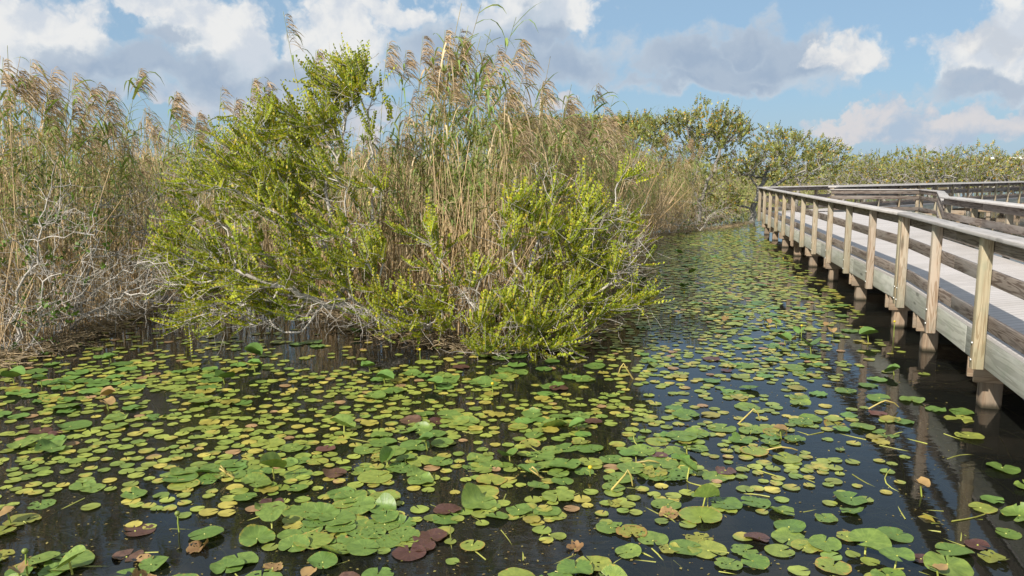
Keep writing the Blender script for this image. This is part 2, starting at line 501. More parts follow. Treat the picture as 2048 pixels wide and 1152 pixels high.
def inpoly(P, poly):
    x, y = P[:, 0], P[:, 1]
    r = np.zeros(len(P), bool)
    j = len(poly) - 1
    for i in range(len(poly)):
        xi, yi = poly[i]; xj, yj = poly[j]
        cnd = ((yi > y) != (yj > y)) & (x < (xj - xi) * (y - yi) / (yj - yi + 1e-12) + xi)
        r ^= cnd
        j = i
    return r


def edgedist(P, E=EDGE):
    best = np.full(len(P), 1e9)
    for a, b in zip(E[:-1], E[1:]):
        ab = b - a
        tt = np.clip(((P - a) @ ab) / (ab @ ab), 0, 1)
        best = np.minimum(best, np.linalg.norm(P - a - tt[:, None] * ab, axis=1))
    return best


def flat_poly(name, pts, z, mat, kind='structure'):
    me = bpy.data.meshes.new(name)
    me.from_pydata([(p[0], p[1], z) for p in pts], [], [list(range(len(pts)))])
    me.materials.append(mat)
    o = bpy.data.objects.new(name, me)
    COL.objects.link(o)
    return tag(o, kind=kind)


flat_poly('pond_bed', [(-900, -300), (900, -300), (900, 900), (-900, 900)], -.75, M['bed'])
flat_poly('pond_water', [(-900, -300), (900, -300), (900, 900), (-900, 900)], 0.0, M['water'])


def build_bank():
    t = np.gradient(EDGE, axis=0); t = nrm_(t)
    inn = EDGE + np.stack([-t[:, 1], t[:, 0]], 1) * 1.3
    m = len(EDGE)
    vs = [(*p, -.22) for p in EDGE] + [(*p, .05) for p in inn] + [(600, 900, .05), (-900, 900, .05), (-900, 9.5, .05)]
    fs = [[i, i + 1, m + i + 1, m + i] for i in range(m - 1)] + [list(range(m, 2 * m + 3))]
    me = bpy.data.meshes.new('marsh_bank'); me.from_pydata(vs, [], fs); me.materials.append(M['bank'])
    o = bpy.data.objects.new('marsh_bank', me); COL.objects.link(o); tag(o, kind='structure')


def nrm_(a): return a / np.linalg.norm(a, axis=1, keepdims=True)


build_bank()

# ------------------------------------------------------------------ boardwalk
DECK, CAPZ, SB = .83, 1.83, .50


def V2(a): return np.array([a[0], a[1], 0.0])


def railing(root, line, inner, spacing=1.84, captop=CAPZ, capw=.22, posts=True, low=SB - .03, bolts=0, double=(), base=None):
    """posts stand outside the deck edge, boards run inside them, handrail on top; inner: +1 if the deck lies to the right of the line's direction"""
    line = [np.array(p, float) for p in line]
    Z = np.array([0, 0, 1.0])
    for k, (a, b) in enumerate(zip(line[:-1], line[1:])):
        r = nrm(b - a); n = np.array([r[1], -r[0]]) * inner
        L = np.linalg.norm(b - a)
        r3, n3 = V2(r), V2(n)
        A, B = V2(a), V2(b)
        mb = MB(); box(mb, A - n3 * .05 - r3 * .02 + Z * (captop - .02), B - n3 * .05 + r3 * .02 + Z * (captop - .02), capw, .042, n3, rng.uniform(.95, 1.05) * (1.25 if capw > .3 else 1.0))
        bevel(mb.build('handrail', M['cap'], root), .008)
        for h, ht in ((captop - .114, .145), (DECK + .56, .145), (DECK + .11, .145)):
            if h - .07 > captop - .05: continue
            cuts = [0.0] + list(np.arange(1, int(L // 3.68) + 1) * 3.68)
            if L - cuts[-1] < 1: cuts = cuts[:-1] if len(cuts) > 1 else cuts
            cuts.append(L)
            for s, e in zip(cuts[:-1], cuts[1:]):
                mb = MB()
                box(mb, A + r3 * (s + .002) + n3 * .021 + Z * h, A + r3 * (e - .002) + n3 * .021 + Z * h, .038, ht, n3, rng.uniform(.8, 1.15))
                bevel(mb.build('rail_board', M['board'], root), .005)
        if posts:
            m = max(1, round(L / spacing))
            for i in range(m + 1):
                p = A + r3 * np.clip(i * L / m, .08, L - .08) - n3 * .056
                mb = MB()
                cv = rng.uniform(.86, 1.1) * np.array([1, rng.uniform(.97, 1.04), rng.uniform(.9, 1.08)])
                lo = (low if base is None else base) + rng.uniform(-.025, .025)
                box(mb, p + Z * lo, p + Z * (captop - .0415), .106, .106, r3, cv)
                po = bevel(mb.build('post', M['post'], root), .007)
                if np.linalg.norm(p) < bolts:
                    for bz in (SB + .07, SB + .24):
                        mb = MB()
                        c0 = p - n3 * .053 + Z * bz
                        tubes(mb, np.array([[c0, c0 - n3 * .012, c0 - n3 * .0121]]), np.array([[.016, .016, .001]]), (1, 1, 1), 8)
                        mb.build('bolt', M['bolt'], po)


def stringers(root, line, inner, z0=SB, z1=DECK - .032):
    for a, b in zip(line[:-1], line[1:]):
        a, b = np.array(a, float), np.array(b, float)
        r = nrm(b - a); n3 = V2(np.array([r[1], -r[0]]) * inner)
        L = np.linalg.norm(b - a)
        cuts = np.linspace(0, L, max(1, round(L / 3.68)) + 1)
        for s, e in zip(cuts[:-1], cuts[1:]):
            mb = MB()
            box(mb, V2(a + r * (s + .002)) + n3 * .03 + np.array([0, 0, (z0 + z1) / 2]), V2(a + r * (e - .002)) + n3 * .03 + np.array([0, 0, (z0 + z1) / 2]), .058, z1 - z0, n3, rng.uniform(.9, 1.08))
            bevel(mb.build('stringer', M['stringer'], root), .007)


def deck_strip(root, outer, inn):
    """planks laid across; outer and inn are matching polylines"""
    mb = MB()
    s = 0.0
    for (a, b, c, d) in zip(outer[:-1], outer[1:], inn[:-1], inn[1:]):
        a, b, c, d = (np.array(x, float) for x in (a, b, c, d))
        L = np.linalg.norm(b - a)
        for k, (z, fl) in enumerate(((DECK, 1), (DECK - .032, 0))):
            V = [(*a, z), (*b, z), (*d, z), (*c, z)]
            G = [(s, 0, 0), (s + L, 0, 0), (s + L, 2.6, 0), (s, 2.6, 0)]
            mb.add(V, [[0, 3, 2, 1]] if not fl else [[0, 1, 2, 3]], None, (1, 1, 1), G)
        z1, z0 = DECK, DECK - .032
        for p, q in ((a, b), (d, c)):
            mb.add([(*p, z0), (*q, z0), (*q, z1), (*p, z1)], [[0, 1, 2, 3]], None, (.9, .9, .9), [(s + .07, 0, 0)] * 4)
        s += L
    return mb.build('deck', M['deck'], root)


def bents(root, line, inner, width, spacing, first=.5):
    """pilings with a cross beam under the stringers"""
    for a, b in zip(line[:-1], line[1:]):
        a, b = np.array(a, float), np.array(b, float)
        r = nrm(b - a); n = np.array([r[1], -r[0]]) * inner
        L = np.linalg.norm(b - a); s = first
        while s < L:
            p = a + r * s
            for off in (.20, width - .25):
                q = V2(p + n * off)
                mb = MB(); box(mb, q + np.array([0, 0, -.75]), q + np.array([0, 0, SB - .004]), .19, .19, V2(r), rng.uniform(.8, 1.1))
                bevel(mb.build('piling', M['pile'], root), .01)
            for sd in (-1, 1):
                mb = MB()
                c0 = V2(p + r * sd * .118) + np.array([0, 0, SB - .115])
                box(mb, c0 + V2(n) * .005, c0 + V2(n) * (width + .02), .042, .215, V2(r), rng.uniform(.8, 1.1))
                bevel(mb.build('cross_beam', M['pile'], root), .006)
            s += spacing


OUT_A, OUT_B, OUT_C = (3.02, 1.9), (5.72, 11.5), (9.95, 32.0)
IN_A, IN_B, IN_C = (5.55, 1.2), (8.55, 12.6), (10.42, 19.25)
W1 = empty('boardwalk', (5.72, 11.5, 0), 'grey decked wooden boardwalk on pilings with tan posts and brown rails over the lily pond', 'boardwalk')
inv = Vector((-5.72, -11.5, 0))
deck_strip(W1, [OUT_A, OUT_B, (7.25, 18.9), (9.95, 32.0)], [IN_A, IN_B, IN_C, (16.2, 32.4)])
railing(W1, [OUT_A, OUT_B, OUT_C], 1, bolts=22)
stringers(W1, [OUT_A, OUT_B, OUT_C], 1)
bents(W1, [OUT_A, OUT_B, OUT_C], 1, 2.6, 2.75, .9)
railing(W1, [IN_A, IN_B, IN_C], -1, capw=.36, spacing=2.0)
stringers(W1, [IN_A, IN_B, IN_C], -1)
railing(W1, [IN_C, (15.6, 29.3), (16.6, 32.6), (13.1, 32.9)], -1, captop=CAPZ - .1, spacing=2.4, capw=.26)
stringers(W1, [IN_C, (15.6, 29.3), (16.6, 32.6), (13.1, 32.9)], -1)
for o in list(W1.children):
    o.location = inv
fd = nrm(np.array([.74, .67])); fn = np.array([fd[1], -fd[0]])
C0 = np.array(OUT_C) + fd * .05 + fn * .05
FAR0, FAR1 = C0, C0 + fd * 60
N0, N1 = np.array([13.2, 33.2]), np.array([13.2, 33.2]) + fd * 58
W2 = empty('boardwalk', (FAR0[0], FAR0[1], 0), 'distant arm of the boardwalk running off past the pond apple trees', 'boardwalk')
deck_strip(W2, [FAR0, FAR1], [N0 - fd * .4, N1])
railing(W2, [FAR0, FAR1], 1, spacing=2.2, capw=.34)
stringers(W2, [FAR0, FAR1], 1)
railing(W2, [N0, N1], -1, spacing=2.2, capw=.34)
stringers(W2, [N0, N1], -1)
bents(W2, [FAR0, FAR1], 1, 2.4, 4.4, 2.0)
for o in list(W2.children):
    o.location = (-FAR0[0], -FAR0[1], 0)

# ------------------------------------------------------------------ pavilion far off
pv = at(2030, 318, 100.0)
bd = empty('park_building', (pv[0] + 4, 100, 0), 'low white roofed park building beyond the pond apple hedge', 'building')
zr = pv[2] - .1
mb = MB()
for (x0, x1, y0, y1, z0, z1) in ((-8, 9, -4, 4, zr, zr + .28), (-2, 9.2, -3, 3.2, zr + .283, zr + .62)):
    box(mb, (x0, 0, (z0 + z1) / 2), (x1, 0, (z0 + z1) / 2), y1 - y0, z1 - z0, (0, 1, 0))
mb.build('roof', M['roof'], bd)
mb = MB(); box(mb, (-7.2, 0, zr / 2 + .35), (8.4, 0, zr / 2 + .35), 6.6, zr - .72, (0, 1, 0)); mb.build('wall', M['board'], bd)
for x in (-7.7, -2.5, 3.5, 8.7):
    mb = MB(); box(mb, (x, -3.8, 0), (x, -3.8, zr - .003), .2, .2, (1, 0, 0)); mb.build('pillar', M['post'], bd)

# ------------------------------------------------------------------ reeds
WIND = np.array([.85, .15, 0.0])
TAN, STRAW = np.array([.50, .375, .22]), np.array([.62, .49, .31])
GRN, YGR = np.array([.185, .275, .07]), np.array([.33, .35, .11])
PLUME = np.array([.39, .29, .19])


def stalk_curve(h, lean, k=9, bend=.05):
    s = np.linspace(0, 1, k)
    P = np.zeros((k, 3)); P[:, 2] = h * s * (1 - .04 * s)
    P[:, :2] += np.outer(s ** 1.0, lean) * h
    P += np.outer(s ** 3.2, WIND) * h * bend
    return P


def at_curve(P, u):
    k = len(P) - 1
    f = np.clip(u * k, 0, k - 1e-6); i = f.astype(int); fr = (f - i)[:, None]
    return P[i] * (1 - fr) + P[i + 1] * fr


def reed(r, h, lean, nleaf=15, plume=1.0, green=1.0, parts=None, bend=.05, lmul=1.0):
    """one reed: (stem, leaves, plume) builders; green 0 = dead straw"""
    st, lf, pl = parts or (MB(), MB(), MB())
    P = stalk_curve(h, lean, 9, bend)
    s = np.linspace(0, 1, 9)[:, None]
    cst = STRAW * (1 - s) + (YGR * green + TAN * (1 - green)) * s
    tubes(st, P[None], (.0085 * (1 - .65 * s[:, 0]))[None], (cst * r.uniform(.75, 1.15))[None], 3)
    u = np.sort(r.uniform(.20, .97, nleaf) ** .8)
    B = at_curve(P, u)
    az = r.uniform(0, 2 * pi, nleaf)
    hd = np.stack([np.cos(az), np.sin(az), np.zeros(nleaf)], 1)
    up = u * 1.0
    hd = nrm(hd * .8 + WIND * (.15 + .75 * up[:, None]))
    L = r.uniform(.30, .58, nleaf) * (1.0 - .25 * np.abs(u - .6)) * lmul
    dead = (u < .37 + r.normal(0, .12, nleaf)) | (r.random(nleaf) > green)
    t = np.linspace(0, 1, 6)
    rise = np.where(dead, r.uniform(-.4, .55, nleaf), r.uniform(.45, 1.1, nleaf))
    droop = np.where(dead, r.uniform(.7, 1.6, nleaf), r.uniform(.5, 1.25, nleaf))
    Z = rise[:, None] * t - droop[:, None] * t ** 2.2
    Hh = t * (1 - .25 * t)
    Q = B[:, None] + L[:, None, None] * (hd[:, None] * Hh[None, :, None])
    Q[:, :, 2] += L[:, None] * Z
    W = (lmul * r.uniform(.010, .0175, nleaf))[:, None] * np.array([.75, 1, 1, .85, .55, .08]) * np.where(dead, .75, 1)[:, None]
    sd = nrm(np.cross(hd, np.array([0, 0, 1.0])) + r.normal(0, .25, (nleaf, 3)))
    mixv = np.clip(r.normal(.35, .3, nleaf), 0, 1)[:, None]
    cg = GRN * (1 - mixv) + YGR * mixv
    cd = TAN * (1 - mixv) + STRAW * mixv
    c = np.where(dead[:, None], cd, cg) * r.uniform(.7, 1.2, (nleaf, 1))
    ribbons(lf, Q, W, sd[:, None], c[:, None])
    if plume:
        n = int(64 * plume)
        uu = r.uniform(.90, 1.0, n)
        b = at_curve(P, uu) + np.outer(np.maximum(0, uu - .9) * .2, WIND)
        out = nrm(WIND[None] * 1.0 + r.normal(0, .42, (n, 3)) + np.array([0, 0, .35]))
        l = r.uniform(.13, .34, n) * (1.15 - .6 * (uu - .9) / .1)
        t4 = np.linspace(0, 1, 5)
        q = b[:, None] + l[:, None, None] * out[:, None] * t4[None, :, None]
        q[:, :, 2] -= l[:, None] * .75 * t4 ** 2
        sd = nrm(r.normal(0, 1, (n, 3)))
        ribbons(pl, q, np.broadcast_to(np.array([.0026, .0045, .0062, .0056, .0014]), (n, 5)), sd[:, None], (PLUME * r.uniform(.65, 1.35, (n, 1)))[:, None])
    return st, lf, pl


def replicate(mb, tmpl, pos, yaw, sc, tint):
    V, Q, T, C, G = tmpl
    m, k = len(pos), len(V)
    cy, sy = np.cos(yaw)[:, None], np.sin(yaw)[:, None]
    X = V[None, :, 0] * cy - V[None, :, 1] * sy
    Y = V[None, :, 0] * sy + V[None, :, 1] * cy
    W = np.stack([X, Y, np.broadcast_to(V[None, :, 2], X.shape)], -1) * sc[:, None, None] + pos[:, None]
    off = (np.arange(m) * k)[:, None, None]
    mb.add(W, (Q[None] + off).reshape(-1, 4), (T[None] + off).reshape(-1, 3), C[None] * tint[:, None])


def build_reed_bed():
    r = np.random.default_rng(21)
    # ground positions: dense at the water's edge, thinner behind
    N = 420000
    P = np.stack([r.uniform(-40, 24, N), r.uniform(8, 62, N)], 1)
    P = P[(np.abs(P[:, 0]) < P[:, 1] * .74 + 1.6) & inpoly(P, BANKPOLY)]
    d = edgedist(P)
    area = 64 * 54 / N
    near = np.linalg.norm(P, axis=1)
    dens = np.where(d < .9, 21, np.where(d < 1.8, 9, np.where(d < 4, 4.0, np.where(d < 12, 2.2, .7))))
    dens = dens * np.clip(26 / near, .45, 1.0)
    px = 1024 + F * P[:, 0] / P[:, 1]
    dens = np.where((px > 1385) , dens * .12, dens)           # the pond apples take over there
    dens = np.where((px > 1300) & (px <= 1385), dens * .8, dens)
    dens = np.where((P[:, 0] > -5.6) & (P[:, 0] < -2.4) & (d < 1.5), dens * .7, dens)
    keep = r.random(len(P)) < dens * area
    P, d, near, px = P[keep], d[keep], near[keep], px[keep]
    hgt = 3.35 + .25 * np.sin(P[:, 0] * .9 + 1) + .2 * np.sin(P[:, 1] * .7)
    hgt = np.where(P[:, 0] < -2.6, hgt * (.90 + .06 * np.clip((-P[:, 0] - 4) / 3, -.9, 1)), hgt)
    tall = np.exp(-(((px - 880) / 72) ** 2)) * (P[:, 1] < 15)
    hgt = hgt + tall * .95 + .38 * np.exp(-(((px - 715) / 55) ** 2)) * (P[:, 1] < 18)
    hgt = np.where((px > 980) & (P[:, 1] > 11.3), hgt * .94, hgt)
    hgt = hgt * np.exp(r.normal(0, .09, len(P))) * np.where(d < .5, r.uniform(.72, 1.0, len(P)), 1)
    mb = MB()
    nv = 26
    which = r.integers(0, nv, len(P))
    hp = r.random(len(P))
    for i in range(nv):
        lean = r.normal(0, .05, 2) + np.array([.03, 0])
        far = i % 2
        plu = .75 if i % 3 == 0 else 0
        grn = (1.0, .95, .75, .4)[i % 4] if i < 22 else .0
        t3 = reed(r, 3.5, lean, (20, 16)[far], plu, grn, bend=r.uniform(.03, .10))
        b = MB()
        for q in t3:
            if q.n: b.v += q.v; b.q += [x + b.n for x in q.q]; b.c += q.c; b.g += q.g; b.n += q.n
        s = which == i
        m = s.sum()
        if m:
            replicate(mb, b.cat(), np.column_stack([P[s], np.zeros(m)]), r.normal(0, .5, m), hgt[s] / 3.5, r.uniform(.78, 1.2, (m, 1)) * np.ones(3))
    # dead straw: thin leafless stalks, many broken and leaning, thick along the edge
    N = 60000
    Q = np.stack([r.uniform(-12, 12, N), r.uniform(9, 40, N)], 1)
    Q = Q[(np.abs(Q[:, 0]) < Q[:, 1] * .72 + 1) & inpoly(Q, BANKPOLY)]
    dq = edgedist(Q)
    pq = 1024 + F * Q[:, 0] / Q[:, 1]
    w = np.where(dq < .8, 55, np.where(dq < 1.6, 16, 0)) * np.clip(16 / Q[:, 1], .3, 1) * np.where((pq > 720) & (pq < 1030) & (Q[:, 1] < 14), 1.7, 1.0) * np.where(pq > 1400, .2, 1)
    Q = Q[r.random(len(Q)) < w * (24 * 31 / N)]
    n = len(Q)
    h = r.uniform(.7, 3.0, n)
    az = r.uniform(0, 2 * pi, n); ln = np.abs(r.normal(0, .20, n)) + (r.random(n) < .25) * r.uniform(.2, .8, n)
    tdir = nrm(np.stack([np.cos(az) * ln, np.sin(az) * ln - .06, np.ones(n)], 1))
    tt = np.linspace(0, 1, 4)
    C = np.column_stack([Q, np.full(n, -.05)])[:, None] + tdir[:, None] * (h[:, None] * tt)[..., None]
    C += r.normal(0, .03, (n, 1, 3)) * (tt ** 2)[None, :, None] * h[:, None, None]
    colr = (STRAW * 1.0) * r.uniform(.6, 1.2, (n, 1)) * np.array([1, .96, .92])
    tubes(mb, C, np.broadcast_to(r.uniform(.004, .0085, (n, 1)), (n, 4)), colr[:, None], 3)
    o = mb.build('reed_bed', M['reed'])
    tag(o, 'thick bed of tan and green marsh reeds lining the pond', 'reeds', kind='stuff')
    print('reeds', len(P), 'straw', n, 'faces', len(o.data.polygons))


build_reed_bed()

TALL = [  # photo x, y of the plume top, distance, sideways reach of the base, where it stands
    (566, 12, 11.8, .95, 'tallest lone reed with brown plume, curving leaves high above the big shrub'),
    (632, 92, 11.9, .3, 'reed with a wide drooping plume just beside the tallest lone reed'),
    (775, 78, 12.1, .15, 'plumed reed standing at the shrub side of the tall central clump'),
    (812, 92, 12.3, .1, 'pinkish plumed reed, second in the tall central clump from the shrub side'),
    (846, 62, 12.2, .1, 'plumed reed near the middle of the tall central clump, tufts swept sideways'),
    (890, 50, 12.0, .1, 'highest dense plumed reed crowning the tall central clump'),
    (925, 66, 12.2, .1, 'brown brushy plumed reed just past the crown of the central clump'),
    (965, 100, 12.4, .2, 'drooping plumed reed low on the boardwalk side of the central clump'),
    (1042, 70, 12.2, 1.3, 'long slanting reed leaning out of the central clump towards the boardwalk'),
    (1020, 170, 13.0, .3, 'short plumed reed hanging at the boardwalk edge of the central clump'),
    (905, 150, 11.7, .1, 'lower plumed reed in front of the central clump crown'),
    (870, 95, 11.9, .1, 'green leafed plumed reed inside the central clump crown'),
    (505, 152, 12.6, .2, 'dark bushy plumed reed rising behind the shrub crown'),
    (532, 158, 12.8, .2, 'second dark bushy plumed reed behind the shrub crown'),
    (442, 170, 13.2, .1, 'thin pale reed with sparse plume between the bank and the shrub'),
    (470, 195, 13.0, .2, 'small brown plumed reed tucked behind the shrub shoulder'),
    (278, 130, 12.0, .75, 'slanting green reed standing above the bank skyline'),
    (350, 180, 13.0, .6, 'leaning reed with a broad tan plume on the bank skyline nearer the shrub'),
    (215, 178, 11.8, .4, 'pink tan plumed reed in the middle of the bank skyline'),
    (180, 172, 11.6, .4, 'fluffy plumed reed beside the pink tan one on the bank skyline'),
    (100, 170, 11.4, .4, 'swept plumed reed on the bank between the tall end reeds and the middle'),
    (35, 135, 11.0, .3, 'tall plumed reed second from the bank end of the reed bed'),
    (5, 112, 10.9, .2, 'tallest plumed reed at the far end of the reed bank'),
    (60, 150, 11.3, .3, 'hanging pinkish plumed reed third from the bank end'),
    (148, 190, 11.9, .3, 'short drooping plumed reed low on the bank skyline'),
    (365, 215, 13.6, .3, 'small round plumed reed where the bank skyline dips'),
    (395, 222, 14.0, .3, 'last small plumed reed of the bank skyline before the shrub'),
    (1130, 235, 19, .3, 'plumed reed on the receding reed bank just past the central clump'),
    (1215, 232, 23, .6, 'dark plumed reed leaning over the receding reed bank'),
    (1250, 245, 25, .6, 'brown plumed reed beside the dark leaning one on the receding bank'),
    (1330, 265, 29, .7, 'brown plumed reed on the receding bank before the pond apple tree'),
    (1380, 275, 31, .7, 'last plumed reed of the receding bank under the pond apple tree'),
]
for i, (x, y, Y, reach, lab) in enumerate(TALL):
    r = np.random.default_rng(300 + i)
    top = at(x, y, Y)
    base = np.array([top[0] - reach * 1.0 - .12, Y + r.uniform(-.1, .2), 0.0])
    if i == 0: base = np.array([top[0] + .95, Y + .1, 0.0])
    h = top[2] + .12
    lean = (top[:2] - base[:2] - WIND[:2] * h * .04) / h
    big = 1.0 if Y < 15 else 1.7
    st, lf, pl = reed(r, h, lean, 20 if i in (0, 8, 16) else 15, (.5 if i in (0, 14) else 1.5) * big, 1.0, bend=.04, lmul=1.25 if i in (0, 8, 16) else 1.0)
    e = empty('plumed_reed', base, lab, 'reed', 'tall plumed reeds')
    st.build('stem', M['reed'], e); lf.build('foliage', M['reed'], e); pl.build('plume', M['reed'], e)


# ------------------------------------------------------------------ shrubs and trees
def grow(r, limbs, attr, step=.14, jit=.025, wlen=.28, sag=0.0, maxn=60000):
    """limbs: list of (polyline, index of the parent limb's node or None). Returns nodes, parents, chains, tip node per attractor"""
    P = np.zeros((maxn, 3)); par = np.full(maxn, -1); pl = np.zeros(maxn); n = 0
    chains = []
    for pts in limbs:
        pts = np.asarray(pts, float)
        dense = [pts[0]]
        for a, b in zip(pts[:-1], pts[1:]):
            k = max(1, int(np.linalg.norm(b - a) / step))
            for j in range(1, k + 1):
                dense.append(a + (b - a) * j / k + r.normal(0, jit, 3) * (j < k))
        start = -1
        if n:
            start = int(np.argmin(np.linalg.norm(P[:n] - pts[0], axis=1)))
        ch = [start] if start >= 0 else []
        for j, q in enumerate(dense):
            if start >= 0 and j == 0: continue
            P[n] = q; par[n] = ch[-1] if ch else -1
            pl[n] = 0 if par[n] < 0 else pl[par[n]] + np.linalg.norm(P[n] - P[par[n]])
            ch.append(n); n += 1
        chains.append(ch)
    root = P[0]
    order = np.argsort(np.linalg.norm(attr - root, axis=1) + r.uniform(-.6, .6, len(attr)))
    tips = []
    for ai in order:
        a = attr[ai]
        d = np.linalg.norm(P[:n] - a, axis=1)
        i = int(np.argmin(d + wlen * pl[:n]))
        if d[i] < .05: continue
        k = max(2, int(d[i] / step))
        v = a - P[i]
        bow = r.normal(0, .10, 3) * d[i]; bow[2] += (.10 - sag) * d[i]
        ch = [i]
        prev = i
        for j in range(1, k + 1):
            f = j / k
            q = P[i] + v * f + bow * 4 * f * (1 - f) * .5 + r.normal(0, jit, 3) * (j < k)
            P[n] = q; par[n] = prev; pl[n] = pl[prev] + np.linalg.norm(q - P[prev])
            ch.append(n); prev = n; n += 1
        chains.append(ch); tips.append((prev, ai))
    return P[:n], par[:n], chains, tips


def branch_mesh(mb, P, par, chains, rtip=.0035, expo=.46, rmax=.12, sides=5, col=(1, 1, 1)):
    n = len(P)
    w = np.zeros(n)
    kids = np.zeros(n, int)
    np.add.at(kids, par[par >= 0], 1)
    w[kids == 0] = 1
    for i in range(n - 1, 0, -1):
        if par[i] >= 0: w[par[i]] += w[i]
    R = np.minimum(rtip * w ** expo, rmax)
    for ch in chains:
        if len(ch) < 2: continue
        rr = R[ch].copy(); rr[0] = min(rr[0], rr[1] * 1.15)
        tubes(mb, P[ch][None], rr[None], col, sides if rr[0] > .012 else 3)
    return R


def ell(r, px, py, rx, ry, Y, dY, n):
    a = r.uniform(0, 2 * pi, n); q = np.sqrt(r.random(n))
    return np.array([at(px + rx * q[i] * cos(a[i]), py + ry * q[i] * sin(a[i]), Y + np.clip(r.normal(0, .5), -1, 1) * dY) for i in range(n)])


SH_A, SH_B, SH_C = np.array([.43, .435, .034]), np.array([.21, .275, .022]), np.array([.52, .42, .05])


def sprays(r, mb, tw, base, d, L, size, nl, spread=.8, simple=False, cols=(SH_A, SH_B, SH_C), old=None, oldf=0.0):
    """two-ranked leafy shoots"""
    m = len(base)
    d = nrm(d)
    side = nrm(np.cross(d, np.array([0, 0, 1.0])) + r.normal(0, .35, (m, 3)))
    upv = nrm(np.cross(side, d) + 1e-6)
    upv *= np.sign(upv[:, 2:3] + 1e-6)
    u = (np.arange(nl) + .5) / nl
    B = base[:, None] + d[:, None] * (L[:, None] * u)[..., None] + upv[:, None] * (.18 * L[:, None] * u ** 2)[..., None]
    sg = np.where(np.arange(nl) % 2 == 0, 1, -1)
    D = d[:, None] * .55 + side[:, None] * (sg * spread)[None, :, None] + upv[:, None] * .75 + r.normal(0, .14, (m, nl, 3))
    U = upv[:, None] * .6 - side[:, None] * (sg * .55)[None, :, None] - d[:, None] * .35 + r.normal(0, .25, (m, nl, 3))
    f = np.clip(r.normal(.42, .28, (m, 1, 1)) + r.normal(0, .16, (m, nl, 1)), 0, 1)
    c = cols[1] * (1 - f) + cols[0] * f
    y = r.random((m, nl, 1)) < .08
    c = np.where(y, cols[2], c) * r.uniform(.75, 1.2, (m, 1, 1))
    if old is not None:
        c = np.where(r.random((m, nl, 1)) < oldf, old, c)
    sz = size * r.uniform(.7, 1.2, (m, nl)) * (1.05 - .35 * u[None])
    leaves(mb, B.reshape(-1, 3), D.reshape(-1, 3), U.reshape(-1, 3), sz.ravel(), c.reshape(-1, 3), simple)
    if tw is not None:
        k = np.linspace(0, 1, 4)
        C = base[:, None] + d[:, None] * (L[:, None] * k)[..., None] + upv[:, None] * (.18 * L[:, None] * k ** 2)[..., None]
        tubes(tw, C, np.array([.003, .0026, .002, .001]), (.62, .60, .38), 3)


def make_shrub(seed, root, limbs, blobs, bare, label, drift, leaf=.053, leafy=1.0, rtip=.0040, shoots=4, bt=.34):
    r = np.random.default_rng(seed)
    attr = np.concatenate([ell(r, *b) for b in blobs])
    nleafy = len(attr)
    if bare: attr = np.concatenate([attr] + [ell(r, *b) for b in bare])
    attr[:, 2] = np.maximum(attr[:, 2], .07)
    P, par, chains, tips = grow(r, limbs, attr)
    e = empty('leafy_shrub', root, label, 'shrub')
    org = np.array(root)
    P = P - org
    tr, tw, fo = MB(), MB(), MB()
    nl = len(limbs)
    R = branch_mesh(tr, P, par, chains, rtip=rtip, rmax=.055)
    tl = [(n, a) for n, a in tips if a < nleafy]
    idx = np.array([n for n, a in tl])
    ctr = P[idx].mean(0)
    base, dirs = [], []
    for n in idx:
        prev = par[n]
        dv = nrm(P[n] - P[par[prev] if par[prev] >= 0 else prev])
        for k in range(shoots):
            m = n if k == 0 else (prev if k < 3 else (par[prev] if par[prev] >= 0 else prev))
            base.append(P[m] + r.normal(0, .01, 3))
            dirs.append(dv * .7 + np.array(drift) * r.uniform(.5, 1.2) + r.normal(0, .26, 3) + np.array([0, 0, .12]))
    base, dirs = np.array(base), np.array(dirs)
    q = base * np.array([3.6, 4.0, 4.4]) + seed
    gap = np.sin(q[:, 0] + 1.3 * np.sin(q[:, 2])) + np.sin(q[:, 2] + 1.1 * np.sin(q[:, 1])) + .6 * np.sin(2.3 * q[:, 0] - 1.7 * q[:, 2])
    ok = (gap > -.75) | (r.random(len(base)) < .18)
    base, dirs = base[ok], dirs[ok]
    L = r.uniform(.16, .48, len(base))
    sprays(r, fo, tw, base, dirs, L, leaf, 18)
    # bare side twigs
    n = int(len(P) * bt)
    i = r.integers(len(P) // 20, len(P), n)
    l = r.uniform(.12, .5, n)
    dv = nrm(nrm(P[i] - ctr) * .5 + np.array(drift) * .4 + r.normal(0, .6, (n, 3)))
    k = np.linspace(0, 1, 5)
    C = P[i][:, None] + dv[:, None] * (l[:, None] * k)[..., None] + r.normal(0, .018, (n, 5, 3)) * k[None, :, None]
    tubes(tr, C, np.array([.0038, .0034, .0028, .0022, .0012]), (1.15, 1.12, 1.1), 3)
    tr.build('trunk', M['twig'], e); tw.build('twigs', M['twig'], e); fo.build('foliage', M['shrub'], e)
    print(label, 'attr', len(attr), 'nodes', len(P), 'leaffaces', len(fo.cat()[1]))
    return e


